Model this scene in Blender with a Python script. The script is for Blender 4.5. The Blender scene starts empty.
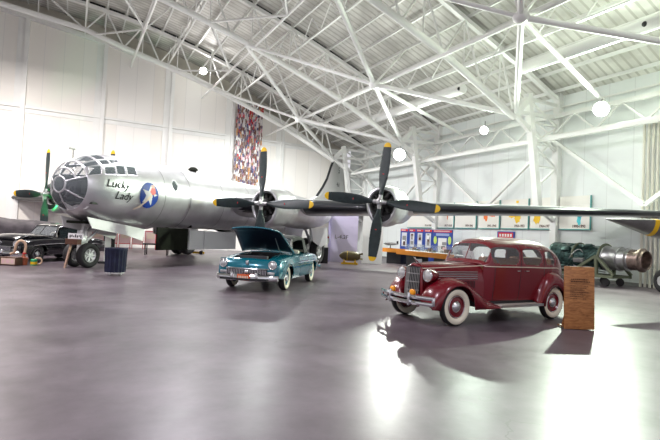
import bpy, bmesh, math, random
from mathutils import Vector, Matrix
PI = math.pi
rnd = random.Random(7)
scn = bpy.context.scene
COL = scn.collection
V = Vector
def R(a): return math.radians(a)
def lerp(a, b, t): return a + (b - a) * t
def interp(x, xs, ys):
    if x <= xs[0]: return ys[0]
    for i in range(1, len(xs)):
        if x <= xs[i]:
            return lerp(ys[i-1], ys[i], (x - xs[i-1]) / (xs[i] - xs[i-1]))
    return ys[-1]
def cerp(x, xs, ys):
    """smooth (monotone-ish hermite) interpolation"""
    n = len(xs)
    if x <= xs[0]: return ys[0]
    if x >= xs[-1]: return ys[-1]
    i = 1
    while x > xs[i]: i += 1
    def sl(k):
        if k <= 0 or k >= n - 1:
            a = max(0, min(k, n - 2)); return (ys[a+1] - ys[a]) / (xs[a+1] - xs[a])
        d0 = (ys[k] - ys[k-1]) / (xs[k] - xs[k-1]); d1 = (ys[k+1] - ys[k]) / (xs[k+1] - xs[k])
        if d0 * d1 <= 0: return 0
        return 2 * d0 * d1 / (d0 + d1)
    h = xs[i] - xs[i-1]; t = (x - xs[i-1]) / h
    return ((2*t**3 - 3*t*t + 1) * ys[i-1] + (t**3 - 2*t*t + t) * h * sl(i-1)
            + (-2*t**3 + 3*t*t) * ys[i] + (t**3 - t*t) * h * sl(i))

# ------------------------------------------------------------------ materials
MATS = {}
def mat(name, col, rough=.5, metal=0., bump=0., bscale=20., var=0., vscale=3., emit=None, es=0., alpha=1., coat=0., trans=0., spec=.5, stretch=None):
    if name in MATS: return MATS[name]
    m = bpy.data.materials.new(name); m.use_nodes = True
    nt = m.node_tree; b = nt.nodes['Principled BSDF']
    b.inputs['Base Color'].default_value = (*col, 1)
    b.inputs['Roughness'].default_value = rough
    b.inputs['Metallic'].default_value = metal
    b.inputs['Alpha'].default_value = alpha
    b.inputs['Coat Weight'].default_value = coat
    b.inputs['Coat Roughness'].default_value = .05
    b.inputs['Transmission Weight'].default_value = trans
    b.inputs['Specular IOR Level'].default_value = spec
    if emit:
        b.inputs['Emission Color'].default_value = (*emit, 1); b.inputs['Emission Strength'].default_value = es
    if var or bump:
        tc = nt.nodes.new('ShaderNodeTexCoord'); src = tc.outputs['Object']
        if stretch:
            mp = nt.nodes.new('ShaderNodeMapping'); mp.inputs['Scale'].default_value = stretch
            nt.links.new(src, mp.inputs['Vector']); src = mp.outputs['Vector']
    if var:
        n = nt.nodes.new('ShaderNodeTexNoise'); n.inputs['Scale'].default_value = vscale; n.inputs['Detail'].default_value = 6
        nt.links.new(src, n.inputs['Vector'])
        cr = nt.nodes.new('ShaderNodeValToRGB')
        cr.color_ramp.elements[0].position = .3; cr.color_ramp.elements[1].position = .7
        cr.color_ramp.elements[0].color = (*[max(0, c * (1 - var)) for c in col], 1)
        cr.color_ramp.elements[1].color = (*[min(1, c * (1 + var)) for c in col], 1)
        nt.links.new(n.outputs['Fac'], cr.inputs['Fac']); nt.links.new(cr.outputs['Color'], b.inputs['Base Color'])
    if bump:
        n = nt.nodes.new('ShaderNodeTexNoise'); n.inputs['Scale'].default_value = bscale; n.inputs['Detail'].default_value = 4
        nt.links.new(src, n.inputs['Vector'])
        bp = nt.nodes.new('ShaderNodeBump'); bp.inputs['Strength'].default_value = bump; bp.inputs['Distance'].default_value = .02
        nt.links.new(n.outputs['Fac'], bp.inputs['Height']); nt.links.new(bp.outputs['Normal'], b.inputs['Normal'])
    MATS[name] = m
    return m

M_ALU = mat('aluminium_skin', (.66, .66, .67), .36, .82, var=.12, vscale=1.3, bump=.05, bscale=3)
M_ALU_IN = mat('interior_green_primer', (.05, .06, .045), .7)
M_OLIVE = mat('dark_olive_paint', (.010, .012, .007), .9, var=.3, spec=.2)
M_BOOT = mat('black_rubber_boot', (.012, .014, .018), .3, coat=.3)
M_BLADE = mat('propeller_black', (.022, .035, .036), .42, var=.25, vscale=5)
M_YEL = mat('safety_yellow', (.85, .52, .01), .5)
M_TYRE = mat('tyre_rubber', (.018, .017, .018), .75, bump=.1, bscale=40)
M_CHROME = mat('chrome', (.82, .83, .85), .12, 1.)
M_STEEL = mat('brushed_steel', (.5, .5, .5), .35, .9, var=.15, vscale=6)
M_WSTEEL = mat('white_painted_steel', (.84, .84, .81), .5, var=.04, vscale=1.)
M_WHITE = mat('white_paint', (.82, .82, .8), .5)
M_RIM = mat('silver_rim', (.62, .62, .62), .4, .5)
M_BLACK = mat('black_plastic', (.012, .012, .014), .5)
M_BLACKGLOSS = mat('black_car_paint', (.006, .006, .008), .15, coat=1.)
M_NAVY = mat('navy_cloth', (.006, .009, .035), .7, var=.3, vscale=8)
M_MAROON = mat('maroon_car_paint', (.15, .003, .010), .25, coat=.45)
M_TEAL = mat('teal_car_paint', (.003, .15, .205), .22, metal=.2, coat=1.)
M_TEALIN = mat('hood_underside', (.006, .012, .03), .45)
M_CANVAS = mat('black_canvas', (.02, .021, .02), .8, bump=.2, bscale=30)
M_CREAM = mat('cream_whitewall', (.75, .70, .56), .6)
M_SEAT = mat('tan_upholstery', (.30, .14, .05), .7)
M_GLASS = mat('tinted_glass', (.35, .4, .42), .05, alpha=.32, spec=.8)
M_CLEAR = mat('clear_glass', (.6, .65, .65), .03, alpha=.13, spec=.6)
M_DARKGLASS = mat('dark_window', (.02, .03, .03), .08, alpha=.75)
M_LENS = mat('headlight_lens', (.75, .77, .76), .12, metal=.6, coat=1.)
M_AMBER = mat('amber_lens', (.9, .35, .02), .15)
M_PLATE = mat('orange_plate', (.75, .13, .03), .4)
M_LAMP = mat('lamp_glow', (1, 1, 1), .5, emit=(.93, 1., .93), es=60)
M_RED = mat('red_paint', (.6, .02, .03), .5)
M_GREEN = mat('green_can', (.02, .3, .12), .4)
M_BROWN = mat('brown_leather', (.09, .035, .018), .55, var=.2)
M_CARD = mat('cream_card', (.72, .55, .44), .7)
M_PINK = mat('pale_pink_panel', (.75, .5, .5), .7)
M_HOSE = mat('tan_hose', (.6, .42, .28), .6)
M_ORANGE = mat('orange_edge', (.85, .30, .02), .5)
M_BLUE = mat('royal_blue_panel', (.02, .06, .32), .5)
M_LILAC = mat('lilac_panel', (.66, .60, .80), .6)
M_MAP = mat('ivory_board', (.86, .84, .77), .55)
M_TEALEDGE = mat('teal_edge', (.1, .35, .33), .5)
M_CYAN = mat('cyan_print', (.08, .6, .68), .5)
M_ORED = mat('orange_print', (.9, .2, .03), .5)
M_YPRINT = mat('yellow_print', (.95, .62, .03), .5)
M_INK = mat('black_ink', (.01, .01, .012), .6)
M_GREY = mat('grey_metal', (.28, .28, .27), .5, .3)
M_ENGGREEN = mat('engine_green_metal', (.05, .10, .09), .38, .6, var=.7, vscale=9)
M_STAND = mat('olive_stand_paint', (.13, .15, .09), .6)
M_BOMB = mat('bomb_olive', (.12, .09, .03), .4)
M_STARBLUE = mat('insignia_blue', (.01, .06, .36), .4)
M_SKIN = mat('painted_skin', (.85, .5, .38), .5)
M_PAINTRED = mat('painted_coral', (.85, .18, .16), .5)
M_PLANK = mat('pale_wood', (.62, .42, .30), .6, var=.15, vscale=8)

def wood_mat():
    m = bpy.data.materials.new('oak_sign_wood'); m.use_nodes = True; nt = m.node_tree; b = nt.nodes['Principled BSDF']
    tc = nt.nodes.new('ShaderNodeTexCoord'); mp = nt.nodes.new('ShaderNodeMapping'); mp.inputs['Scale'].default_value = (3, 3, 14)
    n = nt.nodes.new('ShaderNodeTexNoise'); n.inputs['Scale'].default_value = 1.6; n.inputs['Detail'].default_value = 8; n.inputs['Distortion'].default_value = 1.2
    cr = nt.nodes.new('ShaderNodeValToRGB')
    cr.color_ramp.elements[0].position = .3; cr.color_ramp.elements[0].color = (.20, .07, .018, 1)
    cr.color_ramp.elements[1].position = .75; cr.color_ramp.elements[1].color = (.50, .22, .07, 1)
    nt.links.new(tc.outputs['Object'], mp.inputs['Vector']); nt.links.new(mp.outputs['Vector'], n.inputs['Vector'])
    nt.links.new(n.outputs['Fac'], cr.inputs['Fac']); nt.links.new(cr.outputs['Color'], b.inputs['Base Color'])
    b.inputs['Roughness'].default_value = .5
    return m
M_WOOD = wood_mat()

def floor_mat():
    m = bpy.data.materials.new('polished_concrete'); m.use_nodes = True; nt = m.node_tree; b = nt.nodes['Principled BSDF']
    tc = nt.nodes.new('ShaderNodeTexCoord')
    n = nt.nodes.new('ShaderNodeTexNoise'); n.inputs['Scale'].default_value = .55; n.inputs['Detail'].default_value = 9; n.inputs['Roughness'].default_value = .65
    cr = nt.nodes.new('ShaderNodeValToRGB')
    cr.color_ramp.elements[0].position = .35; cr.color_ramp.elements[0].color = (.058, .043, .052, 1)
    cr.color_ramp.elements[1].position = .72; cr.color_ramp.elements[1].color = (.165, .135, .155, 1)
    nt.links.new(tc.outputs['Object'], n.inputs['Vector']); nt.links.new(n.outputs['Fac'], cr.inputs['Fac'])
    n2 = nt.nodes.new('ShaderNodeTexNoise'); n2.inputs['Scale'].default_value = 3; n2.inputs['Detail'].default_value = 8; n2.inputs['Roughness'].default_value = .7
    nt.links.new(tc.outputs['Object'], n2.inputs['Vector'])
    mx = nt.nodes.new('ShaderNodeMix'); mx.data_type = 'RGBA'; mx.blend_type = 'OVERLAY'; mx.inputs['Factor'].default_value = .32
    nt.links.new(cr.outputs['Color'], mx.inputs[6]); nt.links.new(n2.outputs['Fac'], mx.inputs[7])
    # hairline cracks
    vo = nt.nodes.new('ShaderNodeTexVoronoi'); vo.feature = 'DISTANCE_TO_EDGE'; vo.inputs['Scale'].default_value = .22
    wn = nt.nodes.new('ShaderNodeTexNoise'); wn.inputs['Scale'].default_value = 1.5; wn.inputs['Detail'].default_value = 5
    vm = nt.nodes.new('ShaderNodeVectorMath'); vm.operation = 'MULTIPLY_ADD'; vm.inputs[1].default_value = (1.6, 1.6, 0)
    nt.links.new(tc.outputs['Object'], wn.inputs['Vector']); nt.links.new(wn.outputs['Color'], vm.inputs[0]); nt.links.new(tc.outputs['Object'], vm.inputs[2])
    nt.links.new(vm.outputs['Vector'], vo.inputs['Vector'])
    lt = nt.nodes.new('ShaderNodeMath'); lt.operation = 'LESS_THAN'; lt.inputs[1].default_value = .003
    nt.links.new(vo.outputs['Distance'], lt.inputs[0])
    mx2 = nt.nodes.new('ShaderNodeMix'); mx2.data_type = 'RGBA'; mx2.inputs[7].default_value = (.07, .065, .06, 1)
    ml = nt.nodes.new('ShaderNodeMath'); ml.operation = 'MULTIPLY'; ml.inputs[1].default_value = .55
    nt.links.new(lt.outputs[0], ml.inputs[0]); nt.links.new(ml.outputs[0], mx2.inputs[0]); nt.links.new(mx.outputs[2], mx2.inputs[6])
    nt.links.new(mx2.outputs[2], b.inputs['Base Color'])
    mr = nt.nodes.new('ShaderNodeMapRange'); mr.inputs['To Min'].default_value = .27; mr.inputs['To Max'].default_value = .44
    nt.links.new(n2.outputs['Fac'], mr.inputs['Value']); nt.links.new(mr.outputs['Result'], b.inputs['Roughness'])
    b.inputs['Specular IOR Level'].default_value = .3
    bp = nt.nodes.new('ShaderNodeBump'); bp.inputs['Strength'].default_value = .08; bp.inputs['Distance'].default_value = .01
    nt.links.new(n2.outputs['Fac'], bp.inputs['Height']); nt.links.new(bp.outputs['Normal'], b.inputs['Normal'])
    return m

def wall_mat(name, c1, c2, axis, period, rough=.55):
    """painted sheet wall; seams every <period> m along <axis>"""
    m = bpy.data.materials.new(name); m.use_nodes = True; nt = m.node_tree; b = nt.nodes['Principled BSDF']
    tc = nt.nodes.new('ShaderNodeTexCoord'); sp = nt.nodes.new('ShaderNodeSeparateXYZ')
    nt.links.new(tc.outputs['Object'], sp.inputs[0])
    dv = nt.nodes.new('ShaderNodeMath'); dv.operation = 'DIVIDE'; dv.inputs[1].default_value = period
    nt.links.new(sp.outputs[axis], dv.inputs[0])
    fl = nt.nodes.new('ShaderNodeMath'); fl.operation = 'FLOOR'; nt.links.new(dv.outputs[0], fl.inputs[0])
    wn = nt.nodes.new('ShaderNodeTexWhiteNoise'); wn.noise_dimensions = '1D'; nt.links.new(fl.outputs[0], wn.inputs['W'])
    mx = nt.nodes.new('ShaderNodeMix'); mx.data_type = 'RGBA'; mx.inputs[6].default_value = (*c1, 1); mx.inputs[7].default_value = (*c2, 1)
    nt.links.new(wn.outputs['Value'], mx.inputs[0])
    fr = nt.nodes.new('ShaderNodeMath'); fr.operation = 'FRACT'; nt.links.new(dv.outputs[0], fr.inputs[0])
    lt = nt.nodes.new('ShaderNodeMath'); lt.operation = 'LESS_THAN'; lt.inputs[1].default_value = .03; nt.links.new(fr.outputs[0], lt.inputs[0])
    mx2 = nt.nodes.new('ShaderNodeMix'); mx2.data_type = 'RGBA'; mx2.inputs[7].default_value = (*[c * .86 for c in c2], 1)
    nt.links.new(lt.outputs[0], mx2.inputs[0]); nt.links.new(mx.outputs[2], mx2.inputs[6])
    nt.links.new(mx2.outputs[2], b.inputs['Base Color']); b.inputs['Roughness'].default_value = rough
    return m

def ceiling_mat():
    m = bpy.data.materials.new('ribbed_roof_sheet'); m.use_nodes = True; nt = m.node_tree; b = nt.nodes['Principled BSDF']
    tc = nt.nodes.new('ShaderNodeTexCoord'); sp = nt.nodes.new('ShaderNodeSeparateXYZ'); nt.links.new(tc.outputs['Object'], sp.inputs[0])
    def frac(axis, period, thr):
        dv = nt.nodes.new('ShaderNodeMath'); dv.operation = 'DIVIDE'; dv.inputs[1].default_value = period; nt.links.new(sp.outputs[axis], dv.inputs[0])
        fr = nt.nodes.new('ShaderNodeMath'); fr.operation = 'FRACT'; nt.links.new(dv.outputs[0], fr.inputs[0])
        lt = nt.nodes.new('ShaderNodeMath'); lt.operation = 'LESS_THAN'; lt.inputs[1].default_value = thr; nt.links.new(fr.outputs[0], lt.inputs[0])
        return lt.outputs[0]
    a = frac('Y', .4, .28)
    n = nt.nodes.new('ShaderNodeTexNoise'); n.inputs['Scale'].default_value = .8; n.inputs['Detail'].default_value = 8
    nt.links.new(tc.outputs['Object'], n.inputs['Vector'])
    cr = nt.nodes.new('ShaderNodeValToRGB'); cr.color_ramp.elements[0].color = (.52, .51, .47, 1); cr.color_ramp.elements[1].color = (.8, .79, .74, 1)
    cr.color_ramp.elements[0].position = .35; cr.color_ramp.elements[1].position = .65
    nt.links.new(n.outputs['Fac'], cr.inputs['Fac'])
    mx = nt.nodes.new('ShaderNodeMix'); mx.data_type = 'RGBA'; mx.inputs[7].default_value = (.36, .34, .29, 1)
    ml = nt.nodes.new('ShaderNodeMath'); ml.operation = 'MULTIPLY'; ml.inputs[1].default_value = .55; nt.links.new(a, ml.inputs[0])
    nt.links.new(ml.outputs[0], mx.inputs[0]); nt.links.new(cr.outputs['Color'], mx.inputs[6])
    nt.links.new(mx.outputs[2], b.inputs['Base Color']); b.inputs['Roughness'].default_value = .6
    return m

# ------------------------------------------------------------------ mesh builder
class MB:
    def __init__(s): s.v = []; s.f = []; s.m = []; s.mi = 0
    def add(s, vs, fs):
        o = len(s.v); s.v += [tuple(p) for p in vs]
        for f in fs: s.f.append([i + o for i in f]); s.m.append(s.mi)
        return s
    def box(s, c, d, M=None, bev=0):
        x, y, z = d[0]/2, d[1]/2, d[2]/2; c = V(c)
        if bev > 0:
            bm = bmesh.new(); bmesh.ops.create_cube(bm, size=1)
            bmesh.ops.scale(bm, vec=d, verts=bm.verts)
            bmesh.ops.bevel(bm, geom=bm.edges[:], offset=bev, segments=2, affect='EDGES', profile=.5)
            bm.verts.index_update()
            vs = [(M @ v.co if M else v.co) + c for v in bm.verts]; fs = [[v.index for v in f.verts] for f in bm.faces]
            bm.free(); return s.add(vs, fs)
        vs = [V((a*x, b*y, e*z)) for a in (-1, 1) for b in (-1, 1) for e in (-1, 1)]
        vs = [(M @ p if M else p) + c for p in vs]
        return s.add(vs, [(0,1,3,2),(4,6,7,5),(0,4,5,1),(2,3,7,6),(0,2,6,4),(1,5,7,3)])
    def frame(s, a, b):
        d = (V(b) - V(a)).normalized(); u = V((0,0,1)) if abs(d.z) < .95 else V((1,0,0))
        x = d.cross(u).normalized(); y = x.cross(d).normalized(); return d, x, y
    def beam(s, a, b, w, h=None):
        a, b = V(a), V(b); h = h or w; d, x, y = s.frame(a, b)
        vs = [p + x*i*w/2 + y*j*h/2 for p in (a, b) for i, j in ((-1,-1),(1,-1),(1,1),(-1,1))]
        return s.add(vs, [(0,1,2,3),(7,6,5,4),(0,4,5,1),(1,5,6,2),(2,6,7,3),(3,7,4,0)])
    def tube(s, a, b, r, r2=None, n=10):
        r2 = r if r2 is None else r2; a, b = V(a), V(b); d, x, y = s.frame(a, b)
        vs = []
        for p, q in ((a, r), (b, r2)):
            for i in range(n):
                t = 2*PI*i/n; vs.append(p + x*math.cos(t)*q + y*math.sin(t)*q)
        fs = [(i, (i+1) % n, n + (i+1) % n, n + i) for i in range(n)] + [list(range(n))[::-1], list(range(n, 2*n))]
        return s.add(vs, fs)
    def path(s, pts, r, n=8, closed=False):
        pts = [V(p) for p in pts]; k = len(pts); vs = []; px = None
        for i in range(k):
            if closed: d = pts[(i+1) % k] - pts[i-1]
            else: d = pts[min(i+1, k-1)] - pts[max(i-1, 0)]
            d.normalize()
            if px is None:
                u = V((0,0,1)) if abs(d.z) < .9 else V((1,0,0)); x = d.cross(u).normalized()
            else: x = (px - d * px.dot(d)).normalized()
            px = x; y = x.cross(d)
            rr = r[i] if isinstance(r, (list, tuple)) else r
            for j in range(n):
                t = 2*PI*j/n; vs.append(pts[i] + x*math.cos(t)*rr + y*math.sin(t)*rr)
        fs = []
        for i in range(k if closed else k-1):
            for j in range(n):
                a = i*n; b = ((i+1) % k)*n; fs.append((a+j, a+(j+1) % n, b+(j+1) % n, b+j))
        if not closed: fs += [list(range(n))[::-1], list(range((k-1)*n, k*n))]
        return s.add(vs, fs)
    def lathe(s, prof, o=(0,0,0), ax=(0,0,1), n=32, mats=None):
        """prof: (dist along axis, radius)"""
        o = V(o); d = V(ax).normalized(); u = V((0,0,1)) if abs(d.z) < .95 else V((1,0,0)); x = d.cross(u).normalized(); y = x.cross(d)
        vs = [o + d*h + (x*math.cos(2*PI*j/n) + y*math.sin(2*PI*j/n))*r for h, r in prof for j in range(n)]
        for i in range(len(prof)-1):
            if mats: s.mi = mats[i]
            if i == 0: b = len(s.v); s.v += [tuple(p) for p in vs]
            for j in range(n):
                s.f.append([b+i*n+j, b+i*n+(j+1) % n, b+(i+1)*n+(j+1) % n, b+(i+1)*n+j]); s.m.append(s.mi)
        if mats: s.mi = 0
        return s
    def loft(s, rings, cap=True, closed=True):
        n = len(rings[0]); vs = [p for r in rings for p in r]; fs = []
        for i in range(len(rings)-1):
            for j in range(n if closed else n-1):
                fs.append((i*n+j, i*n+(j+1) % n, (i+1)*n+(j+1) % n, (i+1)*n+j))
        if cap: fs += [list(range(n))[::-1], [(len(rings)-1)*n+j for j in range(n)]]
        return s.add(vs, fs)
    def prism(s, poly, f0, f1):
        """poly of 2-D points, f0/f1 map them to the two faces"""
        n = len(poly); vs = [f0(*p) for p in poly] + [f1(*p) for p in poly]
        return s.add(vs, [list(range(n))[::-1], list(range(n, 2*n))] + [(i, (i+1) % n, n+(i+1) % n, n+i) for i in range(n)])
    def sphere(s, c, r, n=16, sz=1., M=None):
        c = V(c); vs = []; k = n//2
        for i in range(k+1):
            a = PI*i/k
            for j in range(n):
                t = 2*PI*j/n; p = V((r*math.sin(a)*math.cos(t), r*math.sin(a)*math.sin(t), r*sz*math.cos(a)))
                vs.append((M @ p if M else p) + c)
        return s.add(vs, [(i*n+j, i*n+(j+1) % n, (i+1)*n+(j+1) % n, (i+1)*n+j) for i in range(k) for j in range(n)])
    def mesh(s, name, mats, smooth=None):
        me = bpy.data.meshes.new(name); me.from_pydata(s.v, [], s.f)
        bm = bmesh.new(); bm.from_mesh(me)
        bmi = [f for f in bm.faces]
        for f, k in zip(bmi, s.m): f.material_index = k
        bmesh.ops.remove_doubles(bm, verts=bm.verts, dist=1e-5)
        bmesh.ops.dissolve_degenerate(bm, edges=bm.edges, dist=1e-6)
        bmesh.ops.recalc_face_normals(bm, faces=bm.faces)
        bm.to_mesh(me); bm.free()
        if not isinstance(mats, (list, tuple)): mats = [mats]
        for m in mats: me.materials.append(m)
        if smooth:
            me.polygons.foreach_set('use_smooth', [True]*len(me.polygons)); me.set_sharp_from_angle(angle=R(smooth))
        me.update(); return me
    def build(s, name, mats, parent=None, smooth=None, loc=None, **props):
        o = bpy.data.objects.new(name, s.mesh(name, mats, smooth)); COL.objects.link(o)
        if parent: o.parent = parent
        if loc is not None: o.location = loc
        for k, v in props.items(): o[k] = v
        return o
def thing(name, label, cat, loc=(0,0,0), rz=0., group=None, kind=None):
    o = bpy.data.objects.new(name, None); COL.objects.link(o); o.empty_display_size = .2
    o.location = loc; o.rotation_euler = (0, 0, rz)
    if kind: o['kind'] = kind
    else: o['label'] = label; o['category'] = cat
    if group: o['group'] = group
    return o
def tag(o, label, cat, group=None):
    o['label'] = label; o['category'] = cat
    if group: o['group'] = group
    return o
def copy_tree(o, parent=None):
    c = o.copy(); COL.objects.link(c); c.parent = parent
    for ch in [x for x in bpy.data.objects if x.parent == o]: copy_tree(ch, c)
    return c
def solidify(o, t, offset=-1, moff=0):
    m = o.modifiers.new('thick', 'SOLIDIFY'); m.thickness = t; m.offset = offset; m.material_offset = moff
    m.use_rim = True
def shell(func, us, vs, classify):
    """grid surface split into classes: returns {class: MB}"""
    P = [[func(u, v) for v in vs] for u in us]; out = {}
    for i in range(len(us)-1):
        um = (us[i]+us[i+1])/2
        for j in range(len(vs)-1):
            a, b, c, d = P[i][j], P[i+1][j], P[i+1][j+1], P[i][j+1]
            if a is None or b is None or c is None or d is None: continue
            ctr = (a+b+c+d)/4; k = classify(um, (vs[j]+vs[j+1])/2, ctr)
            if k is None: continue
            mb = out.setdefault(k, MB()); mb.add([a, b, c, d], [(0,1,2,3)])
    return out
def frange(a, b, n): return [a + (b-a)*i/n for i in range(n+1)]
def text_geo(s, size=1., shear=0., bold=.0, ext=0.):
    cu = bpy.data.curves.new('lettering', 'FONT'); cu.body = s; cu.size = size; cu.shear = shear; cu.offset = bold; cu.resolution_u = 3; cu.extrude = ext
    cu.align_x = 'LEFT'
    ob = bpy.data.objects.new('lettering', cu); COL.objects.link(ob)
    dg = bpy.context.evaluated_depsgraph_get(); dg.update()
    me = bpy.data.meshes.new_from_object(ob.evaluated_get(dg))
    vs = [v.co.copy() for v in me.vertices]; fs = [list(p.vertices) for p in me.polygons]
    bpy.data.objects.remove(ob); bpy.data.curves.remove(cu); bpy.data.meshes.remove(me)
    return vs, fs
def sellipse(y, z, w, h, e=2.5): return (abs(y)/w)**e + (abs(z)/h)**e <= 1

# ================================================================== CAMERA
cam = bpy.data.objects.new('camera', bpy.data.cameras.new('camera')); COL.objects.link(cam)
ri, up, fw = V((.88411, -.46482, .04788)), V((-.05728, -.0061, .99834)), V((.46375, .88539, .03202))
cam.matrix_world = Matrix(((ri.x, up.x, -fw.x, 0), (ri.y, up.y, -fw.y, 0), (ri.z, up.z, -fw.z, 1.602), (0, 0, 0, 1)))
cam.data.sensor_width = 36; cam.data.lens = 36*489.96/660; cam.data.clip_end = 300
scn.camera = cam

# ================================================================== THE HANGAR
XW, YW = 22.6, 39.6               # right wall, end wall
XL, YB = -38.6, -14.0
RX = [-38.6, -30, -20, -14, -8, -3, 2, 4, 6.5, 8.3, 10.7, 13.2, 15.1, 17.7, 20, 22.6]
RZ = [9.57, 13.0, 15.8, 16.8, 17.2, 17.0, 16.45, 16.05, 15.5, 15.0, 14.25, 13.4, 12.65, 11.65, 10.75, 9.6]
def roof(x): return interp(x, RX, RZ)
CX = [-36, -26, -18, -8, -1.5, 2.5, 5.6, 7.8, 10.2, 13, 14.8, 16.8, 19.2]
CZ = [8.0, 12.0, 14.2, 15.3, 15.0, 13.9, 13.15, 12.5, 11.75, 10.75, 10.05, 9.1, 7.95]
def chord(x): return interp(x, CX, CZ)

mb = MB(); mb.box((-8, 13, -.15), (62, 56, .3))
mb.build('floor', floor_mat(), kind='structure')

# arched ceiling with purlins running along the hall
mb = MB(); mb.prism([(x, z) for x, z in zip(RX, RZ)] + [(x, z+.25) for x, z in zip(RX[::-1], RZ[::-1])],
                    lambda x, z: V((x, YB, z)), lambda x, z: V((x, YW+1.2, z)))
ceil = mb.build('ceiling', ceiling_mat(), kind='structure')
x = 22.0; first = None
while x > -22:
    z = roof(x)
    if first is None:
        mb = MB(); mb.beam((0, YB, -.13), (0, YW+.6, -.13), .04, .16); mb.beam((0, YB, -.2), (0, YW+.6, -.2), .09, .03)
        first = mb.build('purlin', M_WSTEEL, ceil); o = first
    else: o = first.copy(); COL.objects.link(o)
    o.location = (x, 0, z); o.rotation_euler = (0, 0, 0)
    x -= 1.22

# end wall with the arched top
WX = [-30, -18, -8, -5.2, -3.4, 1.5, 6.4, 11.3, 15.9, 20.5, 22.6]
WZ = [13.6, 15.4, 15.95, 15.8, 15.6, 14.9, 14.0, 12.56, 11.05, 8.7, 7.6]
MW_L = wall_mat('cream_wall_sheet', (.86, .825, .765), (.90, .875, .835), 'X', 1.22)
mb = MB(); mb.prism([(-30, 0)] + list(zip(WX, WZ)) + [(22.6, 0)], lambda x, z: V((x, YW, z)), lambda x, z: V((x, YW+.25, z)))
wl = mb.build('wall_left', MW_L, kind='structure')
mb = MB()
for a, b, c, d in zip(WX[:-1], WZ[:-1], WX[1:], WZ[1:]): mb.beam((a, YW-.08, b+.05), (c, YW-.08, d+.05), .34, .3)
mb.build('top_rail', M_WSTEEL, wl)
for x in (-18.2, -13.3, -8.4, -3.5, 1.45, 6.3, 11.2, 15.7):
    zt = interp(x, WX, WZ); mb = MB(); mb.box((x, YW-.11, zt/2), (.26, .22, zt)); mb.box((x-.32, YW-.03, zt/2), (.5, .07, zt)); mb.build('mullion', M_WSTEEL, wl)
mb = MB(); mb.box((-4, YW-.07, 9.45), (52, .14, .16)); mb.box((-4, YW-.03, 9.2), (52, .05, .28)); mb.build('rail', M_WSTEEL, wl)
# recessed gable above the end wall
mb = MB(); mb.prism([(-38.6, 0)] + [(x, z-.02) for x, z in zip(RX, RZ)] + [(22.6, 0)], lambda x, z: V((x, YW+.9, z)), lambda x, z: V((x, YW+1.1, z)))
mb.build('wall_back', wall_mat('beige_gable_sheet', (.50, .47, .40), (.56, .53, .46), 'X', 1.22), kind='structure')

# right wall
MW_R = wall_mat('pale_wall_sheet', (.80, .84, .82), (.83, .86, .84), 'Y', 1.22)
mb = MB(); mb.box((XW+.15, (YW+YB)/2, 4.9), (.3, YW-YB, 9.8))
wr = mb.build('wall_right', MW_R, kind='structure')
FR = [-1.85, 7.75, 17.35, 26.95, 36.55]
for k, y in enumerate(FR):
    mb = MB(); mb.box((XW-.16, y, 4.85), (.32, .36, 9.7)); mb.box((XW-.2, y+.2, 4.85), (.04, .05, 9.7)); mb.build('column', M_WSTEEL, wr)
def zig(mb, y0, y1, x, z0, z1, n, w):
    for i in range(n):
        a = lerp(y0, y1, i/n); b = lerp(y0, y1, (i+.5)/n); c = lerp(y0, y1, (i+1)/n)
        mb.beam((x, a, z0), (x, b, z1), w); mb.beam((x, b, z1), (x, c, z0), w)
for k in range(4):
    y0, y1 = FR[k], FR[k+1]
    mb = MB(); X = XW-.55
    mb.beam((X, y0, 8.42), (X, y1, 8.42), .16, .2)
    mb.beam((X, y0, 7.35), (X, y1, 7.35), .16, .2); mb.beam((XW-1.6, y0, 7.0), (XW-1.6, y1, 7.0), .16, .18)
    zig(mb, y0, y1, X, 7.35, 8.42, 4, .08)
    for i in range(9):
        yy = lerp(y0, y1, i/8); mb.beam((X, yy, 7.35), (XW-1.6, lerp(y0, y1, min(1, (i+.5)/8)), 7.0), .07)
    mb.beam((X, y0, 7.2), (X, (y0+y1)/2, 3.6), .16); mb.beam((X, y1, 7.2), (X, (y0+y1)/2, 3.6), .16)
    mb.build('girt_truss', M_WSTEEL, wr)
for i in range(5):
    mb = MB(); mb.tube((XW-.12, 12.9-.2*i, 0), (XW-.12, 12.9-.2*i, 7.3+.25*(i % 2)), .055, n=8); mb.build('pipe', mat('cream_pipe', (.72, .70, .6), .5), wr)
mb = MB(); mb.tube((XW-.15, YB, 8.95), (XW-.15, YW, 8.95), .05, n=6); mb.build('conduit', M_WSTEEL, wr)
mb = MB(); mb.box((XW-.03, 13, .07), (.06, 50, .14)); mb.build('baseboard_right', M_GREY, kind='structure')

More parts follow.
